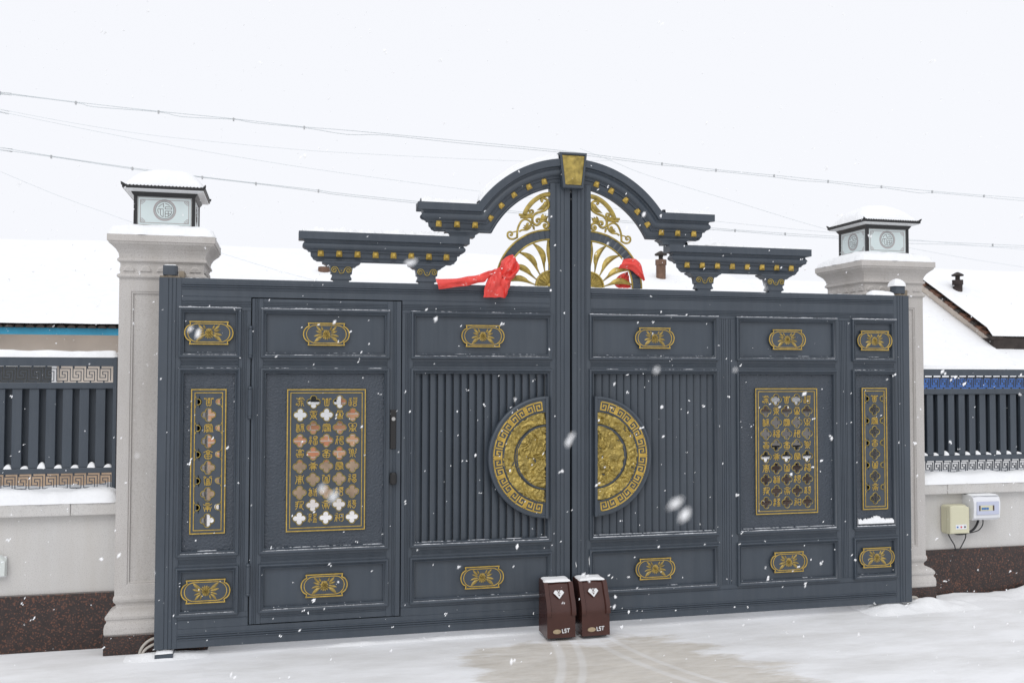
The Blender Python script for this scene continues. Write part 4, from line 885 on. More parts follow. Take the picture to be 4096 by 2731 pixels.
b = MB(); b.box(-2.15, -1.0, 6.86, 7.0, .985, 1.20, 0, .02); b.build('window_sill', WHITE, h1)
b = MB(); b.box(-.55, .35, 6.90, 6.96, GZ-.1, 2.0, 0, .01); b.build('door', mat('tan_door', (.45, .33, .20), .5, 0, .4, .25, 5), h1)
chimney(rf1, 4.47, 9.12, 3.1, 3.72, .083)
chimney(rf1, -1.185, 9.0, 3.0, 3.42, .082, RUSTP, False)
# low house between, roof of the same fall; blue board seen through the fretwork
sl = .6125; zr = 3.395; yr = 10.2
h2 = empty('house', (9, 8.7, GZ), 'lower snow roofed house just behind the right wall, with a deep blue eave', 'house')
ye = 7.3; ze = zr-sl*(yr-ye)
b = MB(); b.box(6.6, 17, 7.6, 12.6, GZ-.1, ze+.02); b.build('wall', mat('whitewash', (.66, .66, .66), .8, 0, .2, .06, 2), h2)
b = MB(); b.box(6.4, 17, ye-.03, ye, ze-.30, ze-.06); b.build('eave_board', BLUED, h2)
b = MB(); b.add([(6.4, ye-.02, ze-.05), (17, ye-.02, ze-.05), (17, yr, zr-.08), (6.4, yr, zr-.08), (6.4, 13.1, ze-.05), (17, 13.1, ze-.05)], [(0, 1, 2, 3), (3, 2, 5, 4)]); b.build('roof', TILE, h2)
b = MB(); roof_sheet(b, 6.38, 10.19, ye-.05, ze+.04, yr, zr, 8, 40, 16, .012); roof_sheet(b, 6.38, 10.19, 13.1, ze+.04, yr, zr, 8, 40, 5, .012)
roof_sheet(b, 10.19, 17, ye-.05, ze+.04, 8.32, zr-sl*(yr-8.32)+.0, 9, 40, 8, .012); b.build('roof_snow', SNOW, h2, True)
window(h2, 7.4, 8.6, .6, 1.15, 7.6, 1)
# tiled house to the right: verge with clay tiles, dark eave, one flue
X0 = 10.26; z3e = 2.295; y3e = 8.0; z3r = 3.685; y3r = 10.25
h3 = empty('house', (14, 9, GZ), 'tiled house at the right edge with snow roof and beige gable strip', 'house')
b = MB(); b.box(X0+.02, 20, 8.32, 12.2, GZ-.1, z3e+.02)
b.add([(X0+.02, 8.32, z3e-.02), (X0+.02, 12.2, z3e-.02), (X0+.02, y3r, z3r-.09)], [(0, 1, 2)]); b.build('wall', BEIGE, h3)
b = MB(); dy, dz = y3r-y3e, z3r-z3e
b.add([(X0-.10, y3e, z3e-.02), (20, y3e, z3e-.02), (20, y3r, z3r-.02), (X0-.10, y3r, z3r-.02)], [(0, 1, 2, 3)]); b.add([(X0-.10, y3r, z3r-.02), (20, y3r, z3r-.02), (20, 12.5, z3e-.02), (X0-.10, 12.5, z3e-.02)], [(0, 1, 2, 3)])
b.box(X0-.08, 20, y3e-.01, 8.33, z3e-.26, z3e-.03); rf3 = b.build('roof', TILE, h3)
for k in range(17):          # verge tiles, one behind the other
    t = k/17; yy = y3e+dy*t; zz = z3e+dz*t
    b = MB(); b.loft([[(X0-.14, yy-.02, zz-.062), (X0+.12, yy-.02, zz-.062), (X0+.12, yy-.02, zz-.012), (X0-.14, yy-.02, zz-.012)], [(X0-.13, yy+dy/17+.03, zz+dz/17-.055), (X0+.12, yy+dy/17+.03, zz+dz/17-.055), (X0+.12, yy+dy/17+.03, zz+dz/17-.02), (X0-.13, yy+dy/17+.03, zz+dz/17-.02)]])
    b.build('verge_tile', CLAYT if k % 3 else TILE, h3)
b = MB(); b.loft([[(X0-.06, y3e+.10, z3e-.28), (X0-.03, y3e+.10, z3e-.28), (X0-.03, y3e+.10, z3e+.002), (X0-.06, y3e+.10, z3e+.002)], [(X0-.06, y3r, z3r-.34), (X0-.03, y3r, z3r-.34), (X0-.03, y3r, z3r-.06), (X0-.06, y3r, z3r-.06)]]); b.build('bargeboard', BEIGE, h3)
b = MB(); roof_sheet(b, X0-.12, 20, y3e-.03, z3e+.07, y3r, z3r+.03, 12, 50, 16, .012); roof_sheet(b, X0-.12, 20, 12.5, z3e+.07, y3r, z3r+.03, 12, 50, 5, .012); b.build('roof_snow', SNOW, h3, True)
chimney(rf3, 10.62, 9.42, 3.05, 3.56, .085, mat('sooty_flue', (.05, .04, .038), .8, 0, .2, .4, 9))
# shed in the yard, seen only through the right lattice
sh = empty('storage_shed', (4.1, 4.3, GZ), 'low grey and brown shed in the yard seen through the right lattice', 'shed')
for k in range(9):
    b = MB(); b.box(2.75, 5.35, 4.0-.004*(k % 2), 4.03, GZ+.07*k, GZ+.07*k+.066); b.build('plank', OLD, sh)
b = MB(); b.box(2.75, 5.35, 4.03, 4.9, GZ, .60); b.build('back_box', OLD, sh)
b = MB(); b.box(2.72, 5.38, 3.92, 4.6, .605, .66, 0, .02); b.build('snow_ledge', SNOW, sh)
b = MB(); b.box(2.75, 5.35, 4.25, 4.3, .66, .80); b.build('opening_shade', BLACK, sh)  # black sheet that paints the shade inside the open slot
b = MB(); b.box(2.75, 5.35, 4.02, 4.9, .80, 1.20); b.build('wall', GREYW, sh)
b = MB(); b.box(2.74, 5.36, 4.0, 4.9, 1.2005, 1.255); b.build('beam', OLD, sh)
b = MB()
for k in range(4): b.box(2.75, 5.35, 4.03-.01*(k % 2), 4.9, 1.256+.028*k, 1.256+.028*k+.0275)
b.build('white_siding', WHITE, sh)
b = MB(); b.box(2.70, 5.40, 3.95, 4.95, 1.37, 1.47); b.build('roof', OLD, sh)

# ------------------------------------------------------------------ overhead lines
def line(strands, y, label, clips=(), r=.0048):
    o = empty('overhead_line', (strands[0][0][0], y, strands[0][0][1]), label, 'cable', 'overhead cables')
    for st in strands:
        b = MB(); b.tube([(x, y, z) for x, z in smooth_path(st, 3)], r, 5); b.build('cable_strand', WIRE, o, True)
    for x, z in clips:
        b = MB(); b.box(x-.009, x+.009, y-.009, y+.009, z-.030, z+.010); b.build('cable_clip', CLIP, o)
w1a = [(-9.5,5.10),(-5.257,4.874),(-5.024,4.861),(-4.211,4.805),(-3.293,4.758),(-2.427,4.726),(-1.583,4.680),(-1.021,4.671),(.3,4.630),(1.731,4.580),(2.645,4.523),(3.179,4.489),(3.979,4.445),(4.866,4.414),(5.717,4.378),(6.582,4.344),(7.432,4.313),(8.323,4.292),(9.032,4.282),(13,4.20)]
w1b = [(-9.5,5.08),(-5.257,4.853),(-5.023,4.848),(-4.211,4.798),(-4.015,4.762),(-3.293,4.751),(-3.013,4.710),(-2.427,4.719),(-2.198,4.692),(-1.583,4.670),(-1.062,4.619),(-.6,4.640),(.3,4.600),(1.731,4.555),(2.645,4.496),(3.179,4.463),(3.470,4.457),(3.848,4.422),(3.979,4.425),(4.865,4.387),(5.288,4.359),(5.717,4.356),(6.385,4.315),(6.581,4.325),(7.230,4.275),(7.432,4.292),(8.322,4.268),(9.032,4.245),(13,4.16)]
line([w1a, w1b], 6, 'uppermost twin cable crossing the sky above the arch and both lamps', [(x, z) for x, z in w1a if x in (-5.024, -4.211, -3.293, -2.427, -1.583, 3.179, 3.979, 4.866, 5.717, 6.582, 7.432, 8.323)])
w4a = [(-9.5,4.60),(-5.245,4.236),(-5.012,4.219),(-4.466,4.152),(-3.576,4.060),(-2.782,3.994),(-2.155,3.950),(-1.403,3.898),(-1.015,3.864),(1.219,3.739),(3.945,3.632),(4.263,3.621),(5.032,3.601),(5.887,3.588),(7.061,3.572),(8.464,3.565),(9.020,3.565),(13,3.56)]
w4b = [(-9.5,4.57),(-5.245,4.207),(-5.012,4.193),(-4.465,4.143),(-3.576,4.047),(-2.781,3.985),(-2.155,3.941),(-1.403,3.879),(-1.015,3.842),(1.219,3.716),(3.945,3.610),(4.263,3.605),(5.032,3.575),(5.887,3.560),(7.060,3.530),(7.678,3.539),(8.463,3.532),(9.019,3.535),(13,3.53)]
line([w4a, w4b], 6, 'lower twin cable passing behind both pillar lamps', [(x, z) for x, z in w4a if x in (-4.466, -3.576, -2.782, -2.155, -1.403, 4.263, 5.032, 8.464)])
line([[(-11,6.2),(-6.099,5.458),(-5.807,5.420),(-4.810,5.283),(-3.779,5.176),(-2.713,5.124),(-1.607,5.082),(-.805,5.075),(1.9,5.10),(3.554,5.205)]], 9, 'faint single wire sagging from upper left towards the keystone', (), .0034)
line([[(3.0,5.38),(3.554,5.205),(4.226,4.990),(5.817,4.621),(7.640,4.198),(9.361,3.923),(11.738,3.652),(17,3.2)]], 9.05, 'single wire descending from the keystone to behind the right lamp', (), .0038)
line([[(-11,6.3),(-6.099,5.447),(-5.807,5.407),(-3.987,5.125),(-2.229,4.907),(-.802,4.763),(1.8,4.55),(4.805,4.320),(5.395,4.275),(7.672,4.159),(9.497,4.088),(11.744,3.989),(17,3.8)]], 9.1, 'single wire running from upper left behind the arched cornice', (), .0038)
line([[(-9,5.9),(-5.985,4.538),(-5.789,4.468),(-4.993,4.142),(-4.196,3.862),(-2.726,3.376),(-1.626,3.067),(-.843,2.90)]], 8.4, 'thin wire slanting down behind the left pillar to the roof', (), .0034)

# ------------------------------------------------------------------ gate openers
def opener(xc, label):
    o = empty('gate_opener', (xc, -.11, GZ), label, 'gate opener', 'brown gate openers')
    prof = [(-.006, -.028), (-.006, .346), (-.085, .346), (-.112, .338), (-.130, .318), (-.144, .285), (-.158, .245), (-.180, .205), (-.196, .160), (-.200, .120), (-.200, .105), (-.203, .04), (-.206, -.028)]
    prof = [(y, z if z < .11 else .11+(z-.11)*.83) for y, z in prof]
    hw = .0925; b = MB()
    b.loft([[(xc-hw, y, z) for y, z in prof], [(xc+hw, y, z) for y, z in prof]])
    b.build('housing', BROWN, o, 35)
    for s_ in (-1, 1):     # side ribs
        b = MB()
        fr_ = prof[3:11]; x0, x1 = (xc+s_*(hw+.003), xc+s_*(hw-.030))
        b.loft([[(x0, y-.013, z+.004) for y, z in fr_]+[(x0, y+.02, z-.004) for y, z in fr_[::-1]], [(x1+s_*.006, y-.013, z+.004) for y, z in fr_]+[(x1+s_*.006, y+.02, z-.004) for y, z in fr_[::-1]]])
        b.loft([[(x1+s_*.006, y-.013, z+.004) for y, z in fr_]+[(x1+s_*.006, y+.02, z-.004) for y, z in fr_[::-1]], [(x1, y-.002, z) for y, z in fr_]+[(x1, y+.02, z-.004) for y, z in fr_[::-1]]])
        b.build('side_rib', BROWN, o, 35)
    # diamond badge
    t = lambda u, z: (xc-.006+u, -.1640+(z-.24)*.52-.012, z-.016)
    b = MB(); q = [(-.035, .260), (-.024, .274), (.024, .274), (.035, .260), (0, .226)]; b.add([t(u, z) for u, z in q], [tuple(range(5))])
    b.build('badge', WHITE, o)
    b = MB()
    for q in ([(-.012, .276), (-.008, .276), (.002, .262), (-.002, .260)], [(.012, .276), (.008, .276), (-.002, .262), (.002, .260)], [(-.010, .257), (.010, .257), (.010, .254), (-.010, .254)], [(-.006, .249), (.006, .249), (0, .240)]):
        b.add([(x, y-.002, z) for x, y, z in [t(u, z) for u, z in q]], [tuple(range(len(q)))])
    b.build('badge_mark', BROWN, o)
    b = MB(); t = lambda u, z: (xc+u, -.2085, z)
    n = 20; b.add([t(-.030+.027*math.cos(k*2*math.pi/n), .012+.0145*math.sin(k*2*math.pi/n)) for k in range(n)], [tuple(range(n))]); b.build('sticker', DULL, o)
    b = MB()
    for path in ([(.004, .027), (.007, .003), (.017, .003)], [(.032, .026), (.022, .026), (.021, .016), (.030, .015), (.029, .004), (.020, .004)], [(.035, .0265), (.054, .0275)], [(.046, .027), (.043, .004)]):
        b.stroke([(xc+u, z) for u, z in path], .0055, .0008, -.2078)
    b.build('lettering', WHITE, o)
    for dx in (-.04, .035):
        b = MB(); b.tube([(xc+dx-.014, -.10, GZ+.042), (xc+dx+.014, -.10, GZ+.042)], .042, 18); b.build('wheel', CABLE, o, 40)
    b = MB(); b.box(xc-.075, xc+.075, -.19, -.02, GZ+.012, -.0285); b.build('shaded_base_plate', CABLE, o)  # plate coloured black to paint the contact shadow under the housing
    b = MB(); snow_pad(b, xc-.086, xc+.088, -.126, -.006, .302, .017, xc, .03, 36, 22, .1, .012)
    rr = random.Random(int(abs(xc)*1000))
    for dx, dz in ((-.080, .318), (-.074, .300), (-.058, .278), (-.054, .268), (-.022, .300), (-.010, .292), (.004, .304), (.016, .294), (.026, .302), (.060, .284), (.064, .272), (.072, .306)):
        u = dx; z = dz-.034; y = -.128-(.266-z)*.46-.006; k = rr.uniform(.006, .010)
        b.add([(xc+u+k*math.cos(a)*rr.uniform(.5, 1.3), y+.002+k*math.sin(a)*.4, z+k*math.sin(a)*rr.uniform(.6, 1.5)) for a in [i*math.pi/4 for i in range(8)]]+[(xc+u, y-.001, z)], [(i, (i+1) % 8, 8) for i in range(8)])
    tag(b.build('snow_dusting', SNOW, None, True, (xc, -.07, .34)), 'snow crust on top of the left gate opener' if xc < 0 else 'snow crust on top of the right gate opener', 'snow')
opener(-.124, 'brown gate opener box at the foot of the left gate leaf'); opener(.105, 'brown gate opener box at the foot of the right gate leaf')

# ------------------------------------------------------------------ wall boxes and cables
o = empty('control_box', (3.136, .30, .54), 'cream plastic control box with three coloured dots on the right wall', 'electrical box')
b = MB(); b.box(3.055, 3.235, .238, .3175, .425, .640, 0, .012); b.build('back_case', CREAM, o)
b = MB(); v = []; b.loft([[(3.050, .236, .428), (3.224, .236, .428), (3.224, .236, .628), (3.180, .236, .645), (3.090, .236, .647), (3.050, .236, .640)], [(3.053, .205, .432), (3.221, .205, .432), (3.221, .205, .626), (3.180, .205, .641), (3.090, .205, .643), (3.053, .205, .637)], [(3.060, .200, .438), (3.214, .200, .438), (3.214, .200, .620), (3.176, .200, .634), (3.094, .200, .636), (3.060, .200, .630)]]); b.build('cover', CREAM, o)
b = MB(); b.box(3.098, 3.192, .1985, .2003, .466, .500); b.build('label_strip', WPLAST, o)
for k, m in enumerate((BLUEP, REDP, CABLE)):
    b = MB(); b.tube([(3.113+.032*k, .1988, .482), (3.113+.032*k, .1955, .482)], .0068, 10); b.build('indicator_dot', m, o)
o = empty('breaker_box', (3.366, .30, .62), 'white plastic breaker box with clear window on the right wall', 'electrical box')
b = MB(); pr = [(.3175, .527), (.215, .527), (.196, .545), (.190, .60), (.190, .66), (.200, .695), (.222, .712), (.3175, .712)]
b.loft([[(3.252, y, z) for y, z in pr], [(3.258, y-.004, z) for y, z in pr], [(3.482, y-.004, z) for y, z in pr], [(3.488, y, z) for y, z in pr]]); b.build('case', WPLAST, o)
b = MB(); b.box(3.272, 3.470, .181, .1862, .570, .668, 0, .002); b.build('clear_cover', LENSP, o)
b = MB(); b.box(3.290, 3.425, .1796, .1812, .600, .640); b.build('breaker_row', CREAM, o)
for k in range(3): b = MB(); b.box(3.312+.022*k, 3.328+.022*k, .1745, .1797, .609, .624); b.build('breaker_switch', BLUEP, o)
b = MB(); b.box(3.290, 3.302, .1787, .1797, .600, .640); b.box(3.412, 3.425, .1787, .1797, .600, .640); b.build('dark_slot', OLD, o)
b = MB(); snow_pad(b, 3.256, 3.484, .20, .318, .711, .008, 5, .03, 16, 8); tag(b.build('snow_dusting', SNOW, None, True, (3.37, .26, .71)), 'thin snow on top of the white breaker box', 'snow')
def cable(label, pts, r=.0045, m=CABLE):
    b = MB(); b.tube(smooth_path(pts, 6), r, 7); tag(b.build('cable', m, None, True, pts[0]), label, 'cable')
cable('thick black cable looping from breaker box to cream box', [(3.375, .29, .53), (3.36, .285, .49), (3.32, .28, .445), (3.25, .275, .42), (3.18, .28, .415), (3.145, .285, .43)], .009)
cable('thin black cable hanging from the breaker box', [(3.405, .28, .53), (3.40, .275, .48), (3.36, .27, .44), (3.30, .27, .425), (3.245, .27, .42)], .004)
cable('thin black cable drooping below the cream box', [(3.09, .28, .428), (3.11, .275, .385), (3.14, .27, .335), (3.15, .27, .30), (3.165, .268, .290), (3.19, .268, .31), (3.23, .275, .36), (3.245, .275, .39), (3.245, .275, .42)], .0042)
o = empty('socket_box', (-3.48, .31, .47), 'white covered power socket on the left wall at the picture edge', 'socket')
b = MB(); b.box(-3.565, -3.440, .300, .3175, .408, .530, 0, .004); b.build('back_plate', WHITE, o)
b = MB(); b.loft([[(-3.56, .2998, .412), (-3.437, .2998, .412), (-3.437, .2998, .515), (-3.47, .2998, .541), (-3.56, .2998, .545)], [(-3.555, .268, .420), (-3.443, .268, .420), (-3.443, .276, .500), (-3.474, .284, .535), (-3.555, .284, .539)]]); b.build('cover', mat('clear_socket_cover', (.60, .63, .61), .15), o)
# hinge covers, foot pivot, conduits
def hinge(s):
    o = empty('hinge_cover', (s*2.52, .02, 2.2), 'grey hinge cover on the top corner of the left gate leaf' if s < 0 else 'grey hinge cover on the top corner of the right gate leaf', 'hinge', 'top hinge covers')
    xc = s*2.512; b = MB(); n = 10
    ring = [(xc-.036, .018), (xc+.024, .018)]+[(xc+.024+.022*math.cos(R(a)), .058+.04*math.sin(R(a))) for a in range(-70, 71, 28)]+[(xc+.024, .098), (xc-.036, .098)]
    ring = [(x if s < 0 else 2*xc-x, y) for x, y in ring]
    b.loft([[(x, y, 2.217) for x, y in ring], [(x, y, 2.272) for x, y in ring], [(xc+(x-xc)*.96, .058+(y-.058)*.96, 2.275) for x, y in ring]]); b.build('cover', PAINT, o, 30)
    b = MB(); b.tube([(xc, .048, 2.195), (xc, .048, 2.22)], .022, 12); b.box(xc-.055, xc+.06, .03, .17, 2.202, 2.213); b.box(xc+.05, xc+.08, .05, .18, 2.202, 2.245); b.build('bracket', mat('galvanised_bracket', (.30, .25, .19), .5, .4, .5, .3, 20), o)
    b = MB()
    if s > 0:
        snow_pad(b, 2.455, 2.555, .010, .10, 2.270, .058, 3, .055, 16, 14, .15); lab = 'snow mound on the right hinge cover and gate corner'
        snow_pad(b, 2.27, 2.46, .000, .10, 2.199, .034, 6, .05, 20, 8, .1)
    else: snow_pad(b, -2.545, -2.472, .022, .095, 2.274, .007, 3, .02, 12, 8); lab = 'thin snow on the left hinge cover'
    tag(b.build('snow_pile', SNOW, None, True, (xc, .05, 2.27)), lab, 'snow')
hinge(-1); hinge(1)
o = empty('floor_pivot', (-2.50, .02, GZ), 'slate blue floor pivot shoe under the left corner of the gate', 'hinge')
b = MB(); b.loft([[(-2.558, -.040, GZ), (-2.455, -.040, GZ), (-2.452, .10, GZ), (-2.560, .10, GZ)], [(-2.557, -.038, -.020), (-2.457, -.038, -.020), (-2.457, .098, -.020), (-2.557, .098, -.020)], [(-2.545, -.028, -.016), (-2.467, -.028, -.016), (-2.467, .085, -.016), (-2.545, .085, -.016)]]); b.build('shoe', PAINT, o)
b = MB(); b.tube([(-2.505, .03, -.018), (-2.505, .03, .004)], .02, 12); b.build('pin', STEEL, o)
b = MB(); snow_pad(b, -2.556, -2.458, -.036, .06, -.0165, .008, 4, .02, 14, 12, .2, .004); tag(b.build('snow_dusting', SNOW, None, True, (-2.5, .01, -.016)), 'dusting of snow on the floor pivot shoe', 'snow')
cable('outer grey conduit arching out of the ground by the left pivot', [(-2.655, .07, GZ-.02), (-2.65, .07, -.02), (-2.625, .075, .02), (-2.585, .08, .045), (-2.53, .085, .05)], .009, CONDUIT)
cable('inner grey conduit arching out of the ground by the left pivot', [(-2.645, .06, GZ-.02), (-2.63, .06, -.02), (-2.60, .065, .005), (-2.565, .07, .018), (-2.53, .075, .02)], .008, CONDUIT)
cable('grey conduit loop beside the right foot of the gate', [(2.58, .07, GZ), (2.585, .07, .0), (2.62, .07, .015), (2.665, .075, .0), (2.68, .08, GZ-.01)], .010, CONDUIT)

# ------------------------------------------------------------------ red ribbons tied to the fan lights
def cloth(b, A, B, n=22, m=12, bulge=.03, y0=-.03, wr=.010, seed=1, folds=3):
    """crumpled sheet between two edge curves given as (x, z) or (x, z, y)"""
    A3 = [(p[0], p[1], p[2] if len(p) > 2 else y0) for p in A]; B3 = [(p[0], p[1], p[2] if len(p) > 2 else y0) for p in B]
    A3 = interp(smooth_path(A3, 5), n+1); B3 = interp(smooth_path(B3, 5), n+1); v = []; f = []
    for i in range(n+1):
        for j in range(m+1):
            t = j/m; p = [A3[i][k]*(1-t)+B3[i][k]*t for k in range(3)]; u = i/n
            d = bulge*math.sin(math.pi*t)**.8*(.6+.4*math.sin(math.pi*u))
            d += wr*1.25*(abs(math.sin(folds*math.pi*t+2.5*nz(u*2, t, seed, 1.1)+1.6*u))**.6-.5)+wr*1.3*nz(u*3, t*4, seed, 1.2)
            v.append((p[0]+.004*nz(u*5, t*5, seed+3, 1), p[2]-d, p[1]+.004*nz(u*5, t*5, seed+7, 1)))
    for i in range(n):
        for j in range(m): f.append((i*(m+1)+j, (i+1)*(m+1)+j, (i+1)*(m+1)+j+1, i*(m+1)+j+1))
    b.add(v, f)
rb = empty('red_ribbon', (-.48, -.03, 2.26), 'red ribbon with a long tail knotted to the left fan light', 'ribbon', 'red ribbons on the gate')
b = MB(); cloth(b, [(-.913,2.228),(-.865,2.229),(-.787,2.231),(-.708,2.247),(-.642,2.260),(-.581,2.283),(-.558,2.292),(-.530,2.285)], [(-.890,2.162),(-.839,2.169),(-.760,2.181),(-.681,2.196),(-.642,2.206),(-.594,2.216),(-.572,2.243),(-.545,2.262)], 40, 9, .014, -.055, .008, 4, 1); tl = b.build('tail', RED, rb, True)
b = MB(); cloth(b, [(-.552,2.290),(-.574,2.228),(-.590,2.183),(-.600,2.118)], [(-.482,2.318),(-.470,2.251),(-.461,2.173),(-.452,2.118)], 26, 16, .040, -.035, .012, 2, 2); b.build('flap', RED, rb, True)
b = MB(); cloth(b, [(-.498,2.300),(-.505,2.24),(-.485,2.17),(-.460,2.115)], [(-.420,2.270),(-.414,2.225),(-.425,2.180),(-.446,2.130)], 22, 14, .028, -.022, .014, 9, 2); b.build('flap', RED, rb, True)
b = MB(); cloth(b, [(-.500,2.285),(-.478,2.345),(-.445,2.384),(-.398,2.403)], [(-.455,2.238),(-.405,2.255),(-.376,2.295),(-.362,2.335)], 24, 16, .042, -.012, .013, 6, 2); b.build('loop', RED, rb, True)
b = MB(); cloth(b, [(-.480,2.262),(-.440,2.262),(-.395,2.300),(-.364,2.345)], [(-.470,2.235),(-.428,2.222),(-.385,2.262),(-.358,2.312)], 20, 10, .030, -.030, .010, 12, 1); b.build('loop', RED, rb, True)
rb = empty('red_ribbon', (.44, -.02, 2.3), 'short red ribbon wrapped round the rim of the right fan light', 'ribbon', 'red ribbons on the gate')
b = MB(); cloth(b, [(.366,2.396),(.414,2.405),(.458,2.402),(.494,2.361),(.508,2.314),(.516,2.260)], [(.326,2.336),(.396,2.332),(.428,2.318),(.458,2.298),(.484,2.278),(.508,2.255)], 28, 12, .030, -.006, .009, 3, 2); b.build('band', RED, rb, True)
b = MB(); cloth(b, [(.310,2.236),(.342,2.279),(.369,2.302),(.420,2.320)], [(.350,2.206),(.385,2.207),(.412,2.208),(.440,2.210)], 18, 12, -.010, .040, .010, 5, 2); b.build('band', RED, rb, True)

# ------------------------------------------------------------------ clinging and drifted snow
rs = random.Random(21)
def ragged(b, x0, x1, y0, y1, z, h, seed, step=.012, cover=1.0, slope=0.0):
    """ragged low ridge of snow along a ledge in x"""
    n = max(6, int(abs(x1-x0)/step)); v = []; f = []
    for i in range(n+1):
        x = x0+(x1-x0)*i/n; k = .62+.65*nz(x, seed, 2, 9)+.45*nz(x, seed, 4, 45)+.35*nz(x, seed, 6, 110)
        k = max(.0, min(1.5, k-(1-cover)*1.1)); hh = h*k; e = .35+.65*min(1, k*1.5)
        zz = z+slope*i/n; ym = (y0+y1)/2
        v += [(x, ym+(y0-ym)*e, zz-.0005), (x, ym+(y0-ym)*e*.85, zz+hh*.75), (x, ym, zz+hh), (x, ym+(y1-ym)*e, zz+hh*.6), (x, y1, zz-.0005)]
    for i in range(n):
        for k in range(4): f.append((i*5+k, (i+1)*5+k, (i+1)*5+k+1, i*5+k+1))
    b.add(v, f)
for s in (-1, 1):
    b = MB(); fb = MB()
    for ci, (a0, a1) in enumerate(COLS):
        for ri, (z0, z1) in enumerate(ROWZ):
            cv = [[.55, .62, .62], [.40, .45, .5], [.78, .85, .95]][ri][ci] if s < 0 else [[.6, .6, .7], [.45, .42, .5], [.86, .82, 1.0]][ri][ci]
            if s < 0 and ci == 0 and ri == 2: cv = .45
            if ri == 2 or (ri == 1 and cv > .42): ragged(fb, s*(a0+.001), s*(a1-.001), -.0185, .0035, z1-.0005, .0075, s*7+ci+ri*3, .006, cv-.05)
            cb = [.52, .98, .70][ri] if s > 0 else [.56, .80, .72][ri]
            ragged(fb, s*(a0+.026), s*(a1-.026), -.0165, .000, z0+.0185, .0062, s*11+ci+ri*5, .005, cb-.14)     # on the lower bead
            ragged(fb, s*(a0+.034), s*(a1-.034), -.004, .0138, z0+.0325, .0035, s*13+ci+ri*5, .005, cb-.18)
    if s > 0: ragged(b, 2.128, 2.416, -.012, .0135, .572, .036, 5, .008, 1.35)
    ragged(b, s*.15, s*.66, .004, .046, 2.199, .007, 3*s, .01, .9); ragged(b, s*1.1, s*1.38, .004, .046, 2.199, .004, 5*s, .01, .7); ragged(b, s*1.62, s*2.42, .004, .046, 2.199, .006, 8*s, .01, .9)
    # on the cornices and the arch
    ragged(b, s*.82, s*1.735, -.0395, .066, 2.503, .040, 4*s, .012, 1.05 if s < 0 else .80)
    ragged(b, s*.66, s*1.00, -.0395, .066, 2.717, .040, 6*s, .012, 1.15 if s < 0 else 1.0)
    n = 44; v = []; f = []
    for i in range(n+1):
        th = R(37)+(R(83)-R(37))*i/n; r = .778; hh = (.046 if s < 0 else .013)*(.85+.25*nz(th, s, 1, 6)+.15*nz(th, s, 1, 25))*min(1, (i+1)/4)*(1 if s < 0 else max(0, (i-12)/n))
        for y, k in ((-.039, 0), (-.035, .75), (.014, 1), (.064, .7), (.070, 0)):
            v.append((s*(r-.001+hh*k*.7)*math.cos(th), y, 2.270+(r-.001)*math.sin(th)+hh*k*(.55+.45*math.sin(th))))
    for i in range(n):
        for k in range(4): f.append((i*5+k, (i+1)*5+k, (i+1)*5+k+1, i*5+k+1))
    b.add(v, f)
    if s > 0:      # frozen drip above the opener
        for xx, z0, z1, r in ((.128, .352, .44, .006), (.035, .36, .40, .003)): b.tube([(xx, -.004, z0), (xx+.002, -.008, z0+(z1-z0)*.35), (xx-.001, -.007, z0+(z1-z0)*.7), (xx, -.003, z1)], [r*.3, r, r*.7, r*.2], 6)
    b.add(fb.v, fb.f, 1)
    tag(b.build('clinging_snow', [SNOW, FROST], None, True, (s*1.3, 0, 1.2)), 'thin snow clinging to the ledges of the left gate leaf' if s < 0 else 'thin snow clinging to the ledges of the right gate leaf', 'snow', kind='stuff')
def drift(x0, x1, y0, y1, H, seed, label, n=60, m=24, ycrest=.5):
    b = MB(); v = []; f = []
    for i in range(n+1):
        for j in range(m+1):
            u, t = i/n, j/m; x = x0+(x1-x0)*u; y = y0+(y1-y0)*t
            e = max(0, math.sin(math.pi*u))**.5*(math.sin(math.pi*min(1, t/ (2*ycrest) if t < ycrest else .5+.5*(t-ycrest)/(1-ycrest))))**1.2
            h = H*e*max(0, .75+.9*nz(x, y, seed, 3.2)+.35*nz(x, y, seed, 11)); v.append((x, y, GZ-.004+h))
    for i in range(n):
        for j in range(m): f.append((i*(m+1)+j, (i+1)*(m+1)+j, (i+1)*(m+1)+j+1, i*(m+1)+j+1))
    b.add(v, f); tag(b.build('snow_drift', SNOW, None, True, ((x0+x1)/2, (y0+y1)/2, GZ)), label, 'snow', kind='stuff')
drift(2.15, 3.1, -.16, .20, .060, 5, 'snow drift against the foot of the right pillar', 70, 30, .6)
drift(2.85, 7.0, .05, .32, .065, 8, 'snow drift along the foot of the right wall', 90, 24, .75)
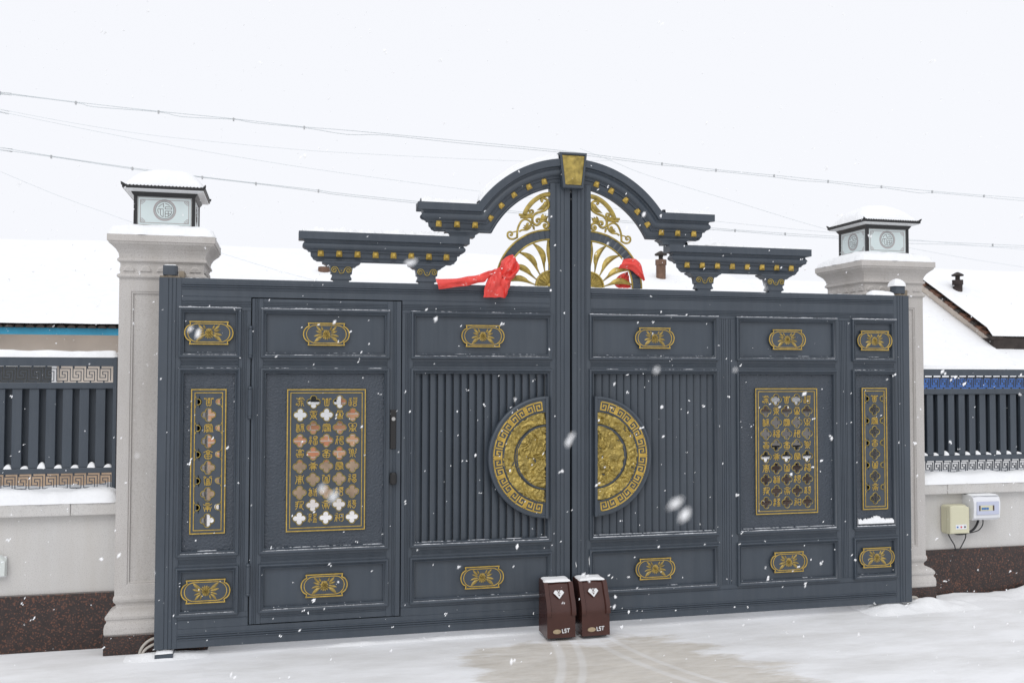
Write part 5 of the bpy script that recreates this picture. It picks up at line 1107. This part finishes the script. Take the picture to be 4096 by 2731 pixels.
drift(-2.74, -2.25, -.08, .14, .026, 3, 'snow drift round the pivot under the left gate corner', 60, 26, .6)
drift(-1.9, -.25, -.02, .10, .022, 4, 'thin line of snow under the left gate leaf', 60, 10, .5)

# ------------------------------------------------------------------ falling snow
rf = random.Random(99); b = MB()
def flake(c, k):
    """small irregular clump of crystals"""
    for q in range(rf.choice((1, 1, 2, 3))):
        off = Vector((rf.gauss(0, .45), rf.gauss(0, .45), rf.gauss(0, .45)))*k if q else Vector((0, 0, 0)); kk = k*rf.uniform(.55, 1)
        ax = Vector((rf.uniform(.2, 1), rf.uniform(-.6, .6), rf.uniform(.4, 1.2))).normalized(); a = ax.orthogonal().normalized(); d = ax.cross(a); L = rf.uniform(1.2, 2.0)
        p = Vector(c)+off; pts = [p+ax*kk*L*.5, p-ax*kk*L*.5]+[p+(a*math.cos(t)+d*math.sin(t))*kk*.42*rf.uniform(.7, 1.2) for t in (0, 1.57, 3.14, 4.71)]
        b.add([tuple(q_) for q_ in pts], [(0, 2, 3), (0, 3, 4), (0, 4, 5), (0, 5, 2), (1, 3, 2), (1, 4, 3), (1, 5, 4), (1, 2, 5)])
CP = Vector((-1.876, -5.989, 1.635))
for _ in range(6000):
    d = 1.7+rf.random()**.6*10
    p = CP+(fw+r2*rf.uniform(-.62, .62)+u2*rf.uniform(-.42, .42))*d
    if p.z < GZ+.02 or (abs(p.y) < .15 and abs(p.x) < 3): continue
    flake(p, rf.choice((.0028, .0036, .0044, .0054, .0068, .0085, .0105))*rf.uniform(.8, 1.2))
for d, u, v_, k in ((.62, .152, -.030, .0055), (.55, -.200, -.155, .0065), (.52, -.188, -.163, .005), (.50, .172, -.170, .0060), (.53, .183, -.180, .005), (.70, -.105, .083, .006), (.75, -.395, -.120, .005), (.66, .06, -.105, .0045), (.8, .235, -.03, .005), (.58, .265, .055, .004), (.9, -.33, .01, .006)):
    flake(CP+(fw+r2*u+u2*v_)*d, k)
tag(b.build('falling_snow', FLAKE, None, False), 'white snowflakes falling everywhere in the air', 'snow', kind='stuff')
